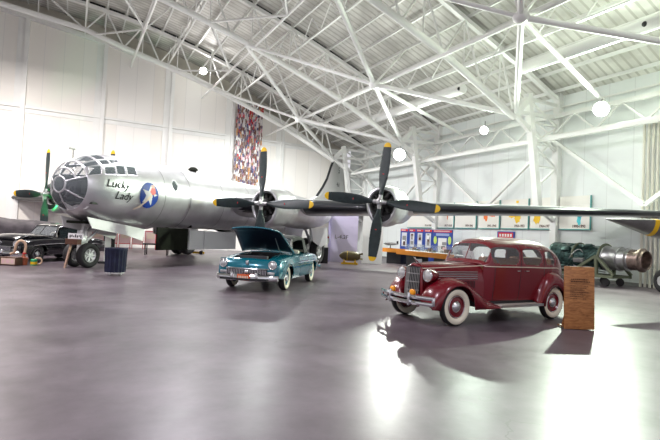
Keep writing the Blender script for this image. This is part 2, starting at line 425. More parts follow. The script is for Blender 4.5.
# roof frames
for k, y in enumerate(FR):
    t = thing('trim_%d' % (k+1), '', '', (0, y, 0), kind='structure')
    xs = [-34, -28, -22, -16.5, -11, -5.5] + [i*2.42 for i in range(0, 9)] + [22.4]
    mb = MB()
    for a, b in zip(xs[:-1], xs[1:]): mb.beam((a, 0, roof(a)-.36), (b, 0, roof(b)-.36), .22, .2)
    mb.build('top_chord', M_WSTEEL, t)
    mb = MB(); xx = 22.0
    while xx > -20:
        a, b = xx-.12, xx-1.10; mb.beam((a, .16, roof(a)-.12), (b, .16, roof(b)-.12), .06, .16); xx -= 1.22
    mb.build('roof_gap', M_BLACK, t, kind='stuff')
    mb = MB()
    xc = [x for x in xs if x < 18.5] + [19.2]
    for a, b in zip(xc[:-1], xc[1:]): mb.tube((a, 0, chord(a)), (b, 0, chord(b)), .17, n=12)
    mb.tube((-34, 0, chord(-34)), (-38, 0, 4), .17)
    mb.build('bottom_chord', M_WSTEEL, t, smooth=50)
    mb = MB()
    for i in range(len(xc)-1):
        a, b = xc[i], xc[i+1]; m = (a+b)/2
        mb.tube((a, 0, chord(a)), (m, 0, roof(m)-.4), .055, n=6); mb.tube((b, 0, chord(b)), (m, 0, roof(m)-.4), .055, n=6)
        mb.tube((m, 0, chord(m)), (m, 0, roof(m)-.4), .04, n=6)
    mb.build('web_bracing', M_WSTEEL, t)
    mb = MB()   # tapered leg that carries the chord
    mb.beam((19.2, 0, 8.1), (20.2, 0, 9.1), .3); mb.beam((19.25, 0, 8.1), (20.3, 0, 7.4), .2)
    mb.beam((20.1, 0, 9.3), (21.12, 0, 3.5), .34, .3); mb.beam((21.1, 0, 3.6), (22.4, 0, 2.9), .2, .2)
    mb.build('leg', M_WSTEEL, t)
    mb = MB(); z = 4.6; side = 0
    while z < 9:
        xi = interp(z, [0, 4.2, 9.3], [21.0, 21.0, 20.1]); z2 = min(z+1.1, 9.1); xi2 = interp(z2, [0, 4.2, 9.3], [21.0, 21.0, 20.1])
        if side == 0: mb.beam((xi, 0, z), (22.4, 0, z2), .1)
        else: mb.beam((22.4, 0, z), (xi2, 0, z2), .1)
        mb.beam((xi2, 0, z2), (22.4, 0, z2), .08); side ^= 1; z = z2 if z2 < 9.05 else 10
    mb.beam((18.9, 0, 8.2), (22.4, 0, 8.4), .2); mb.beam((19.4, 0, 8.0), (22.4, 0, 6.6), .14)
    mb.build('lattice', M_WSTEEL, t)
# longitudinal tube with star nodes at mid-bay
t = thing('trim_6', '', '', (0, 0, 0), kind='structure')
mb = MB(); mb.tube((14.2, YB, 9.9), (14.2, YW, 9.9), .09, n=8); mb.build('long_tube', M_WSTEEL, t, smooth=50)
mb = MB(); mb.tube((3.2, YB, 13.6), (3.2, YW, 13.6), .08, n=8); mb.build('long_tube', M_WSTEEL, t, smooth=50)
mb = MB(); mb.tube((8.6, YB, 12.15), (8.6, YW, 12.15), .07, n=8); mb.build('long_tube', M_WSTEEL, t, smooth=50)
for y in (2.95, 12.25, 21.85, 31.55):
    n0 = V((13.7, y, 9.7))
    mb = MB(); mb.sphere(n0, .3, 12, .8)
    mb.tube(n0, (19.3, y+5.1, 8.1), .12, n=10); mb.tube(n0, (19.3, y-4.5, 8.1), .12, n=10)
    mb.tube(n0, (22.2, y+2.3, 8.5), .1, n=10); mb.tube(n0, (8.2, y-4.5, 12.3), .12, n=10); mb.tube(n0, (8.2, y+5.1, 12.3), .09, n=10)
    for dx in (-2.2, 2.0): mb.tube(n0, (13.7+dx, y, roof(13.7+dx)-.3), .06, n=6)
    for (xa, za) in ((3.2, 13.6), (8.6, 12.15)):
        for dx in (-1.6, 1.6): mb.tube((xa, y, za), (xa+dx, y, roof(xa+dx)-.3), .05, n=6)
        mb.tube((xa, y, za), (xa-2.5, y-4.7, chord(xa-2.5)), .06, n=6); mb.tube((xa, y, za), (xa-2.5, y+4.9, chord(xa-2.5)), .06, n=6)
    mb.build('strut_node', M_WSTEEL, t, smooth=50)
# purlin struts between frames (thin trusses along the hall)
for k, x in enumerate((0, 5.8, 11.2, 17.0)):
    mb = MB(); z0, z1 = roof(x)-.35, roof(x)-1.5
    mb.beam((x, 3, z1), (x, YW, z1), .09)
    zig(mb, 3, YW, x, z1, z0, 16, .05)
    mb.build('trim_%d' % (k+7), M_WSTEEL, kind='structure')

# ducts with round nozzles under the roof
for y0, y1, lab in ((-3, 15.4, 'long white round duct under the roof nearer the camera, black nozzle on its side'),
                    (19, 31, 'white round duct under the roof farther down the right wall')):
    t = thing('air_duct', lab, 'duct', (17.3, y0, 9.45), group='white ducts under the roof')
    mb = MB(); mb.tube((0, 0, 0), (0, y1-y0, 0), .24, n=20); mb.build('duct_tube', M_WHITE, t, smooth=40)
    for yy in ([y1-y0-.05, 12.9] if y0 < 0 else [.1, 4.2, 8.7]):
        mb = MB(); mb.sphere((-.2, yy, -.02), .1, 12); mb.build('nozzle', M_BLACK, t, smooth=60)

# flood lamps
def flood(loc, aim, label, watts, col, size=.35, g='bright flood lamps'):
    t = thing('flood_lamp', label, 'lamp', loc, group=g)
    d = (V(aim) - V(loc)).normalized(); q = V((0, 0, -1)).rotation_difference(d).to_matrix()
    mb = MB(); mb.lathe([(-.02, .0), (-.02, .1), (.05, .14), (.22, size*.95), (.24, size*.95)], o=-d*.22, ax=d, n=20)
    mb.build('lamp_housing', M_RIM, t, smooth=40)
    mb = MB(); mb.lathe([(0, 0), (.0, size*.85)], o=(0,0,0), ax=d, n=20); mb.sphere((0, 0, 0), size*.7, 14, .5, q)
    mb.build('lamp_glass', M_LAMP, t, smooth=60)
    mb = MB(); mb.tube(-d*.2, -d*.2+V((0, 0, .5)), .03, n=6); mb.build('bracket', M_GREY, t)
    L = bpy.data.lights.new('flood_light', 'SPOT'); L.energy = watts; L.color = col; L.shadow_soft_size = size*.4; L.spot_size = R(150); L.spot_blend = .6
    o = bpy.data.objects.new('flood_light', L); COL.objects.link(o); o.parent = t; o.location = d*.32
    o.rotation_euler = V((0, 0, -1)).rotation_difference(d).to_euler()
    return t

# ================================================================== THE BOMBER
BP = thing('bomber_aircraft', 'huge silver four-engined propeller bomber with glazed nose and lettering on its side', 'aircraft', (-.54, 19.555, 0), R(41.868))
BP.location = (-9.552*.88583 + 17.072*.46402, 9.552*.46402 + 17.072*.88583, 0); BP.rotation_euler = (0, 0, R(90-20.487-27.645))
ZC = 2.95
FS = [0, .015, .05, .1, .2, .3, .45, .6, .8, 1.0, 1.5, 2.2, 3, 4, 17, 20, 24, 28, 30.1, 30.4]
FRR = [0, .16, .30, .42, .60, .735, .88, .985, 1.09, 1.17, 1.30, 1.39, 1.43, 1.45, 1.45, 1.32, .92, .48, .28, .02]
def fr(s): return cerp(s, FS, FRR) if s > .0001 else 0
def fzc(s): return ZC + interp(s, [0, 17, 30.4], [0, 0, .55])
def fus(s, th, off=0.):        # th: 0 = port side, 90 = top ; local x aft, -y port
    r = fr(s) + off; return V((s, -r*math.cos(th), fzc(s) + r*math.sin(th)))
def fold(th):                  # mirror to 0..90 / -90..0
    a = math.degrees(th) % 360
    if a > 180: a -= 360
    if a > 90: a = 180 - a
    if a < -90: a = -180 - a
    return a
WINS = [(.55, .93, 25, 42), (1.08, 1.48, 24.5, 40), (1.54, 1.90, 24.5, 42), (2.0, 2.44, 25.5, 43),
        (.52, .98, 46, 57), (1.06, 1.40, 45, 57), (1.46, 1.88, 45, 57), (.55, .98, 61, 84), (1.06, 1.45, 61, 84)]
def cls(s, th, c):
    a = fold(th); r = fr(s)
    if s < .5:
        if r < .28: return 'glass'
        if r < .32: return 'skin'
        if s > .455: return 'skin'
        aa = math.degrees(th) % 360
        for m in (22, 98, 158, 212, 275, 328):
            d = abs((aa - m + 180) % 360 - 180)
            if R(d)*r < .022: return 'skin'
        if a > 22 and abs(r-.62) < .025: return 'skin'
        return 'glass'
    for a0, a1, t0, t1 in WINS:
        sl = .006*(a-33) if t1 < 50 else 0
        if a0+sl < s < a1+sl and t0 < a < t1: return ('cockpit_window', a0, t0, math.cos(th) > 0)
    if (s-4.55)**2/.03 + (c.z-3.42)**2/.045 < 1: return ('side_window', math.cos(th) > 0)
    if 4.35 < s < 6.5 and a < -66: return None
    if 6.6 < s < 10.7 and a < -66: return None
    return 'skin'
us = [0.0005, .004, .01, .02, .035] + frange(.055, .55, 26) + frange(.57, 4.9, 150) + frange(5.0, 17, 60) + frange(17.5, 30.4, 36)
vs = frange(0, 2*PI, 220)
sh = shell(fus, us, vs, cls)
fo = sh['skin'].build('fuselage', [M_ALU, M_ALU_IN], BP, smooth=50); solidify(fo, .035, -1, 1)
for k_ in sh:
    if isinstance(k_, tuple): sh[k_].build(k_[0], M_GLASS, BP, smooth=50)
sh['glass'].build('nose_glazing', M_GLASS, BP, smooth=50, label='dark glazed panels of the nose and cockpit')
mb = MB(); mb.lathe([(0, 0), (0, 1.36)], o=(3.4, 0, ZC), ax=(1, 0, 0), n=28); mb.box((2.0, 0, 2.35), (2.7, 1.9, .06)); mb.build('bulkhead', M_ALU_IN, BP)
for y in (-.5, .5):
    mb = MB(); mb.box((1.75, y, 2.6), (.5, .5, .15), bev=.04); mb.box((2.0, y, 3.0), (.14, .5, .8), bev=.04); mb.build('crew_seat', M_OLIVE, BP, smooth=40)
mb = MB(); mb.box((1.0, -.45, 2.95), (.25, .7, .5), bev=.03); mb.box((1.0, .45, 2.95), (.25, .7, .5), bev=.03); mb.tube((.35, 0, 2.5), (.6, 0, 2.9), .09); mb.build('instrument_panel', M_BLACK, BP)

# wings
def airfoil(c, t, n=14):
    up_, lo = [], []
    for i in range(n+1):
        x = (1-math.cos(PI*i/n))/2
        y = 5*t*(.2969*math.sqrt(x) - .126*x - .3516*x*x + .2843*x**3 - .1036*x**4)
        up_.append((x*c, y*c*1.1)); lo.append((x*c, -y*c*.9))
    return up_, lo
def wz(y): return interp(y, [0, 6, 14, 21.6], [2.93, 2.97, 3.14, 3.2])
def wle(y): return 9.0 + (y-1.45)*.1228
def wch(y): return interp(y, [0, 1.45, 14, 20.6, 21.3, 21.6], [5.3, 5.2, 3.1, 1.5, 1.2, .6])
def wth(y): return interp(y, [0, 1.45, 14, 21.6], [.2, .19, .165, .19])
def wsec(y, sd, n=14):
    u, l = airfoil(wch(y), wth(y), n); x0 = wle(y) + (.6 if y > 21.5 else 0)
    return [V((x0+a, sd*y, wz(y)+b)) for a, b in u[::-1]] + [V((x0+a, sd*y, wz(y)+b)) for a, b in l[1:-1]]
for sd in (-1, 1):
    ys = [.6, 1.45, 3, 4.34, 6, 8, 9.6, 11.5, 14, 17, 20, 20.9, 21.35, 21.6]
    mb = MB(); mb.loft([wsec(y, sd) for y in ys]); mb.build('wing', M_ALU, BP, smooth=40)
    for ya, yb in ((1.5, 3.45), (5.2, 8.75), (10.5, 21.2)):
        mb = MB(); rings = []
        for y in frange(ya, yb, 6):
            c = wch(y); u, l = airfoil(c, wth(y), 28); o_ = .006
            up_ = [(a, b) for a, b in u if a < .12*c]; lo = [(a, b) for a, b in l if a < .12*c]
            pts = up_[::-1] + lo[1:]
            rings.append([V((wle(y)+a-o_, sd*y, wz(y)+b*1.04)) for a, b in pts])
        mb.loft(rings, cap=False, closed=False); o = mb.build('deicing_boot', M_BOOT, BP, smooth=50); solidify(o, .01)
    # wing root fillet
    mb = MB(); rings = []
    for y, g in ((1.0, 1.25), (1.45, 1.18), (1.75, 1.05), (2.2, 1.0)):
        u, l = airfoil(wch(y)*g, wth(y)); rings.append([V((wle(y)-.3*(g-1)+a, sd*y, wz(y)+b*1.03)) for a, b in u[::-1]] + [V((wle(y)-.3*(g-1)+a, sd*y, wz(y)+b*1.03)) for a, b in l[1:-1]])
    mb.loft(rings, cap=False); mb.build('wing_fillet', M_ALU, BP, smooth=50)
    # horizontal tail
    mb = MB(); rings = []
    for y in (.2, 2, 4.5, 6.2, 6.5):
        c = interp(y, [0, 6.2, 6.5], [2.9, 1.7, .8]); u, l = airfoil(c, .1); rings.append([V((26.0+y*.12+a, sd*y, 3.75+b)) for a, b in u[::-1]] + [V((26.0+y*.12+a, sd*y, 3.75+b)) for a, b in l[1:-1]])
    mb.loft(rings); mb.build('tailplane', M_ALU, BP, smooth=40)

# engines
def propeller(c, rot, parent, dirx=-1):
    mb = MB()
    mb.lathe([(-.12, 0), (-.12, .07), (-.02, .1), (.0, .15), (.12, .17), (.2, .13), (.34, .12), (.36, 0)], o=(-.1, 0, 0), ax=(1, 0, 0), n=20)
    for k in range(4):
        a = rot + k*PI/2; d = V((0, math.sin(a), math.cos(a))); mb.tube(d*.08, d*.30, .1, .085, n=14)
    hub = mb.build('propeller', M_STEEL, parent, smooth=40, loc=c, label='polished steel hub of the propeller')
    for k in range(4):
        a = rot + k*PI/2; d = V((0, math.sin(a), math.cos(a))); e = V((0, math.cos(a), -math.sin(a))); f = V((1, 0, 0))
        mb = MB(); rings = []
        rr = [.26, .36, .5, .7, .95, 1.25, 1.6, 1.95, 2.25, 2.34, 2.40, 2.47, 2.51, 2.53]
        for r_ in rr:
            w = interp(r_, [.26, .36, .5, .7, .95, 1.25, 1.6, 1.95, 2.34, 2.44, 2.5, 2.53], [.085, .09, .12, .175, .215, .235, .235, .215, .175, .15, .10, .04])
            th = interp(r_, [.26, .36, .6, 1.2, 2.53], [.085, .08, .05, .03, .01]); tw = R(interp(r_, [.3, 1, 2.5], [34, 20, 8]))
            ring = []
            for j in range(12):
                t = 2*PI*j/12; cx, cy = math.cos(t)*w, math.sin(t)*th
                ring.append(d*r_ + e*(cx*math.cos(tw) - cy*math.sin(tw)) + f*(cx*math.sin(tw) + cy*math.cos(tw)))
            rings.append(ring)
        mb.loft(rings[:10]); mb.mi = 1; mb.loft(rings[9:])
        mb.mi = 2
        m_ = 1.18
        q = [V((-.055, 0, 0))]
        mb.box(d*m_ + V((-.06, 0, 0)), (.004, .07, .035), M=Matrix.Rotation(-a, 3, 'X'))
        mb.build('blade', [M_BLADE, M_YEL, M_RED], hub, smooth=50, label='dark propeller blade with a yellow tip')
    return hub
def nacelle(yy, x0, z0, rot, inboard):
    """yy local y (negative = port), x0 propeller plane"""
    def ring(x, w, t, b, n=36, dz=0): # ellipse halves: width w, top t, bottom b
        return [V((x, yy + w*math.cos(2*PI*j/n), z0 + dz + (t if math.sin(2*PI*j/n) > 0 else b)*math.sin(2*PI*j/n))) for j in range(n)]
    mb = MB(); c = [(.62, .50, .50, .62), (.40, .53, .53, .72), (.33, .56, .56, .80), (.31, .60, .60, .86), (.33, .655, .655, .93), (.42, .71, .71, .99), (.6, .75, .75, 1.03), (1.0, .79, .79, 1.03), (1.5, .80, .80, .99), (1.85, .79, .79, .95)]
    mb.loft([ring(x0+a, w, t, b) for a, w, t, b in c], cap=False); o = mb.build('cowling', M_ALU, BP, smooth=50)
    mb = MB()
    for k in range(15):   # cowl flaps
        a0 = PI*(-.12 + 1.24*k/15); a1 = a0 + PI*1.24/15*.9
        P = [V((x0+1.86+d_, yy + (.79+e_)*math.cos(t), z0+(.79+e_)*math.sin(t))) for d_, e_ in ((0, .005), (.24, .05)) for t in (a0, a1)]
        Q = [p + V((0, (yy-p.y)*.02, (z0-p.z)*.02)) for p in P]; mb.add(P+Q, [(0,1,3,2), (4,6,7,5), (0,4,5,1), (2,3,7,6), (0,2,6,4), (1,5,7,3)])
    mb.build('cowl_flaps', M_ALU, BP, kind='stuff')
    # body behind the cowl
    mb = MB()
    if inboard: c = [(1.80, .70, .68, .86, 0), (2.6, .72, .62, .95, 0), (4, .70, .55, 1.02, 0), (5.5, .62, .45, 1.0, 0), (7, .46, .32, .82, 0), (8.4, .22, .14, .5, .0), (9.1, .05, .04, .12, 0)]
    else: c = [(1.80, .70, .68, .84, 0), (2.6, .68, .60, .84, 0), (3.8, .58, .5, .74, -.05), (5.0, .42, .36, .52, -.08), (6.0, .22, .2, .3, -.08), (6.8, .05, .05, .06, 0)]
    mb.loft([ring(x0+a, w, t, b, dz=dz) for a, w, t, b, dz in c]); mb.build('nacelle', M_ALU, BP, smooth=50)
    # engine inside
    mb = MB(); mb.lathe([(.70, 0), (.70, .56)], o=(x0, yy, z0), ax=(1, 0, 0), n=28); mb.lathe([(.12, .12), (.2, .2), (.4, .26), (.66, .3)], o=(x0, yy, z0), ax=(1, 0, 0), n=20)
    for k in range(9):
        a = 2*PI*k/9; d = V((0, math.cos(a), math.sin(a))); mb.tube(V((x0+.58, yy, z0))+d*.25, V((x0+.58, yy, z0))+d*.5, .09, n=10)
    mb.build('engine', mat('dark_engine_metal', (.05, .05, .048), .5, .5), BP, smooth=40)
    mb = MB(); n = 20   # oil-cooler intake below the hub
    out = [V((x0+.325, yy + .40*math.cos(PI + PI*j/n), z0 - .56 + .27*math.sin(PI + PI*j/n))) for j in range(n+1)] + [V((x0+.325, yy + .38 - .76*j/8, z0 - .50 - .1*math.sin(PI*j/8))) for j in range(0, 9)]
    mb.prism([(p.y, p.z) for p in out], lambda a, b: V((x0+.29, a, b)), lambda a, b: V((x0+.5, a, b)))
    mb.build('chin_intake', M_BLACK, BP)
    propeller((x0, yy, z0), rot, BP)
nacelle(-4.34, 6.78, 2.90, R(0), True)
nacelle(-9.63, 7.43, 3.13, R(-5.5), False)
nacelle(4.34, 6.78, 2.90, R(0), True)
nacelle(9.63, 7.43, 3.17, R(0), False)

# fin
fin = [(21.5, 4.05), (24.0, 4.75), (25.2, 5.6), (26.1, 6.4), (26.9, 7.55), (27.6, 8.35), (28.4, 8.62), (29.2, 8.6), (29.9, 8.1), (30.3, 6.6), (30.5, 5.0), (30.4, 3.6), (22, 3.6)]
mb = MB(); cx, cz = 28.2, 5.6; rings = []
for y, g in ((-.17, .90), (-.12, .96), (-.05, 1.0), (.05, 1.0), (.12, .96), (.17, .90)):
    rings.append([V((cx+(a-cx)*g, y, cz+(b-cz)*g)) for a, b in fin])
mb.loft(rings); mb.build('tail_fin', M_WHITE, BP, smooth=40)
mb = MB(); mb.path([V((a-.02, 0, b+.02)) for a, b in fin[1:6]], .1, 8); mb.build('fin_edge', M_BOOT, BP, smooth=50)
vsx, fsx = text_geo('5', .8); mb = MB(); mb.add([V((28.3+v.x, -.2, 7.2+v.y)) for v in vsx], fsx)
vsx, fsx = text_geo('461', .55); mb.add([V((28.0+v.x, -.2, 6.0+v.y)) for v in vsx], fsx); mb.build('fin_lettering', M_INK, BP)

# nose art
def on_skin(s, z, off=.024):
    r = fr(s); q = max(-.999, min(.999, (z-fzc(s))/r)); th = math.asin(q); return fus(s, th, off)
def skin_text(txt, size, shear, s0, z0, slope=0., bold=.01):
    vs_, fs_ = text_geo(txt, size, shear, bold)
    bm = bmesh.new(); vv = [bm.verts.new((p.x, p.y, 0)) for p in vs_]
    for f in fs_:
        try: bm.faces.new([vv[i] for i in f])
        except ValueError: pass
    bmesh.ops.triangulate(bm, faces=bm.faces); 
    for _ in range(1): bmesh.ops.subdivide_edges(bm, edges=bm.edges, cuts=1, use_grid_fill=True)
    bm.verts.index_update()
    out = [on_skin(s0+v.co.x, z0+v.co.y+slope*v.co.x) for v in bm.verts], [[v.index for v in f.verts] for f in bm.faces]
    bm.free(); return out
mb = MB(); mb.add(*skin_text('Lucky', .40, .3, .98, 3.0, -.03, .002)); mb.add(*skin_text('Lady', .40, .3, 1.34, 2.59, -.02, .002))
mb.build('name_lettering', M_INK, BP, label='black brush lettering on the nose')
def inpoly(x, y, P):
    c = False; j = len(P)-1
    for i in range(len(P)):
        if (P[i][1] > y) != (P[j][1] > y) and x < (P[j][0]-P[i][0])*(y-P[i][1])/(P[j][1]-P[i][1])+P[i][0]: c = not c
        j = i
    return c
star = [(.44*(1 if k % 2 == 0 else .40)*math.sin(k*PI/5+.2), .44*(1 if k % 2 == 0 else .40)*math.cos(k*PI/5+.2)) for k in range(10)]
fig_h = [(.10, .42), (.24, .44), (.30, .30), (.24, .22), (.12, .26)]
fig_b = [(.10, .30), (.30, .30), (.34, .12), (.22, .0), (.10, .05), (.02, .15)]
leg1 = [(.10, .08), (.16, -.02), (-.34, -.50), (-.62, -.62), (-.64, -.57), (-.36, -.40)]
leg2 = [(.16, .06), (.26, .0), (.28, -.25), (.2, -.3)]
mb = MB(); N_ = 90
for i in range(N_):
    for j in range(N_):
        x_, y_ = -.7 + 1.25*(i+.5)/N_, -.7 + 1.25*(j+.5)/N_; r_ = math.hypot(x_*1.0, y_)
        k = None
        if r_ < .50: k = 0
        if r_ < .50 and inpoly(x_, y_, star): k = 1
        if inpoly(x_, y_, fig_h): k = 3
        if inpoly(x_, y_, fig_b): k = 2
        if inpoly(x_, y_, leg1): k = 4
        if inpoly(x_, y_, leg2): k = 0
        if k is None: continue
        h_ = 1.25/N_/2; mb.mi = k
        mb.add([on_skin(2.96+x_+a*h_, 2.85+y_+b*h_, .014) for a, b in ((-1,-1),(1,-1),(1,1),(-1,1))], [(0,1,2,3)])
mb.build('nose_art', [M_STARBLUE, M_WHITE, M_PAINTRED, M_SKIN, mat('pale_flesh', (.9, .76, .6), .5)], BP, label='round blue insignia with white star and reclining figure')
mb = MB()
for s, z in ((.52, 2.22), (.30, 2.12)): mb.add([on_skin(s+a*.17, z+b*.07, .02) for a, b in ((-1,-.4),(.8,-1),(1,.4),(-.8,1))], [(0,1,2,3)])
mb.build('nose_marking', M_WHITE, BP)
# panel seams
mb = MB()
for s in (3.9, 5.6, 8.3, 11.0): mb.path([fus(s, t, .004) for t in frange(-PI*.45, PI*.5, 24)], .008, 5)
mb.build('panel_seams', M_GREY, BP)
# dorsal turret and antennas
mb = MB(); mb.lathe([(0, .16), (.12, .16), (.14, .24), (.22, .22), (.3, .12), (.32, 0)], o=(7.6, 0, 4.36), ax=(0, 0, 1), n=20); mb.build('gun_turret', M_OLIVE, BP, smooth=40)
mb = MB(); mb.tube((.55, 0, 3.9), (.55, 0, 4.25), .02, n=6); mb.box((.5, 0, 4.28), (.22, .06, .05)); mb.build('antenna', M_GREY, BP)

# nose gear
def plane_wheel(c, r, w, parent, name='wheel', side=-1, holes=7):
    mb = MB(); rim = r*.56
    pr = [(-w*.30, rim), (-w*.42, r*.66), (-w*.5, r*.8), (-w*.44, r*.93), (-w*.25, r*.99), (0, r), (w*.25, r*.99), (w*.44, r*.93), (w*.5, r*.8), (w*.42, r*.66), (w*.30, rim)]
    mb.lathe(pr, ax=(0, 1, 0), n=36); o = mb.build(name, M_TYRE, parent, smooth=50, loc=c)
    mb = MB(); mb.lathe([(-w*.36, rim), (-w*.30, rim*.9), (-w*.12, rim*.8), (-w*.12, rim*.3), (-w*.3, rim*.24), (-w*.3, 0)], ax=(0, 1, 0), n=28)
    mb.lathe([(w*.36, rim), (w*.30, rim*.9), (w*.12, rim*.8), (w*.12, rim*.3), (w*.3, rim*.24), (w*.3, 0)], ax=(0, 1, 0), n=28)
    for k in range(holes):
        a = 2*PI*k/holes; d = V((math.cos(a), 0, math.sin(a)))
        for q in (-1, 1): mb.beam(d*rim*.25+V((0, q*w*.2, 0)), d*rim*.88+V((0, q*w*.26, 0)), .05, .05)
    mb.build('wheel_rim', M_RIM, o, smooth=40, label='silver spoked rim'); return o
SN = 1.2
for y in (-.32, .32): plane_wheel((SN, y, .455), .455, .30, BP, 'nose_wheel')
mb = MB(); mb.tube((SN, -.2, .455), (SN, .2, .455), .06); mb.box((SN, 0, .75), (.3, .22, .5), bev=.03); mb.tube((SN, 0, .8), (SN+.12, 0, 2.0), .1, n=14); mb.tube((SN, 0, .9), (SN+.06, 0, 1.35), .14, n=14)
mb.build('nose_gear_strut', M_WSTEEL, BP, smooth=40)
mb = MB(); mb.tube((SN+.02, -.14, .95), (SN+.9, -.3, 1.8), .05); mb.tube((SN+.02, .14, .95), (SN+.9, .3, 1.8), .05); mb.beam((SN-.2, -.16, .65), (SN-.14, -.12, 1.15), .05, .09); mb.beam((SN-.14, -.12, 1.15), (SN+.02, -.1, 1.5), .05, .09)
mb.box((SN-.15, -.18, 1.0), (.22, .12, .2), bev=.02); mb.box((SN+.12, .2, 1.25), (.3, .14, .22), bev=.02); mb.build('gear_links', M_RIM, BP, smooth=40)
for sd in (-1, 1):
    mb = MB(); P = [(.75, 1.86), (3.66, 1.50), (3.50, 1.02), (2.55, 1.25), (.95, 1.46)]
    mb.prism(P, lambda a, b: V((a, sd*(.62 + (1.8-b)*.12), b)), lambda a, b: V((a, sd*(.66 + (1.8-b)*.12), b)))
    mb.build('nose_gear_door', M_WHITE, BP, label='white hanging gear door')
mb = MB(); mb.box((2.1, 0, 1.66), (2.6, .8, .1)); mb.build('gear_bay', M_OLIVE, BP)
# bomb doors
for sd in (-1, 1):
    if sd < 0: mb = MB(); mb.box((5.42, sd*.72, 1.12), (2.12, .05, .98)); mb.build('bomb_bay_door', M_OLIVE, BP, label='dark olive bomb bay door hanging open')
    for a, b in ((6.60, 7.72), (7.80, 10.7)):
        mb = MB(); mb.box(((a+b)/2, sd*.74, 1.08), (b-a, .05, .9)); mb.build('bomb_bay_door', mat('satin_grey_door', (.74, .77, .76), .5, .0), BP, label='silver grey bomb bay door')
mb = MB(); mb.box((5.4, 0, 2.3), (2.1, 2.0, .1)); mb.box((8.7, 0, 2.3), (4.0, 2.0, .1)); mb.box((6.55, 0, 2.0), (.1, 1.7, .7)); mb.build('bomb_bay', M_OLIVE, BP)
# main gear
for sd in (-1, 1):
    for q in (-.34, .34): plane_wheel((12.9, sd*4.34+q, .71), .71, .42, BP, 'main_wheel')
    mb = MB(); y = sd*4.34
    mb.tube((12.9, y-.3, .71), (12.9, y+.3, .71), .09); mb.tube((12.9, y, .7), (12.75, y, 2.6), .13, n=14); mb.tube((12.85, y, 1.0), (11.6, y, 2.2), .07); mb.build('main_gear_strut', M_RIM, BP, smooth=40)
    for e in (-1, 1):
        mb = MB(); mb.prism([(10.9, 1.95), (13.3, 2.05), (13.2, 1.2), (12.2, .95), (11.1, 1.25)], lambda a, b: V((a, y+e*(.72+(2-b)*.1), b)), lambda a, b: V((a, y+e*(.76+(2-b)*.1), b)))
        mb.build('main_gear_door', M_RIM, BP)

# ================================================================== CARS
def car_wheel(c, parent, r=.365, w=.16, rimcol=M_MAROON, side=-1, wall=M_CREAM):
    mb = MB(); rim = r*.60
    prof = [(-w*.35, rim), (-w*.5, r*.68), (-w*.54, r*.80), (-w*.48, r*.90), (-w*.3, r*.985), (0, r), (w*.3, r*.985), (w*.48, r*.90), (w*.54, r*.80), (w*.5, r*.68), (w*.35, rim)]
    mats = [1, 1, 1, 0, 0, 0, 0, 1, 1, 1]
    mb.lathe(prof, ax=(0, 1, 0), n=40, mats=mats); o = mb.build('wheel', [M_TYRE, wall], parent, smooth=50, loc=c)
    if wall is M_CREAM: o['label'] = 'tyre with a broad white side wall'
    mb = MB()
    for q in (-1, 1): mb.lathe([(q*w*.36, rim), (q*w*.34, rim*.9), (q*w*.2, rim*.82), (q*w*.24, rim*.5), (q*w*.3, rim*.46)], ax=(0, 1, 0), n=32)
    mb.build('rim', rimcol, o, smooth=40)
    mb = MB()
    for q in (-1, 1): mb.lathe([(q*w*.28, rim*.5), (q*w*.42, rim*.46), (q*w*.52, rim*.3), (q*w*.58, 0)], ax=(0, 1, 0), n=28)
    mb.build('hubcap', M_CHROME, o, smooth=50)
    mb = MB()
    for q in (-1, 1): mb.path([(rim*.93*math.cos(2*PI*k/28), q*w*.36, rim*.93*math.sin(2*PI*k/28)) for k in range(28)], .007, 6, closed=True)
    mb.build('trim_ring', M_CHROME, o, smooth=50)
    return o
def fender_shell(xs, zs, yin, yout, arc, rw, wheelx, sd, bottom=.30, thick=.02):
    """half-pipe fender over a wheel; arc radius rw around (wheelx,.365)"""
    rings = []
    n = 64
    for i in range(n+1):
        x = lerp(xs[0], xs[-1], i/n); z = cerp(x, xs, zs)
        zb = min(bottom, z-.01)
        if abs(x-wheelx) < rw: zb = .365 + math.sqrt(rw*rw - (x-wheelx)**2)
        zb = min(zb, z-.015); h = z-zb
        yi, yo = (yin(x) if callable(yin) else yin), (yout(x) if callable(yout) else yout); w = yo-yi
        pts = []
        for k in range(13):
            a = PI*.5*k/12      # crown quarter-ish: inner (k=0) to outer
            pts.append((yi + w*(.35 + .65*math.sin(a)), z - min(h, .24)*(1-math.cos(a))*1.0))
        pts = [(yi, z-min(h, .14)), (yi+w*.12, z-min(h, .05)), (yi+w*.24, z-min(h,.01))] + pts + [(yo, zb)]
        rings.append([V((x, sd*y, zz)) for y, zz in pts])
    mb = MB(); mb.loft(rings, cap=False, closed=False); return mb

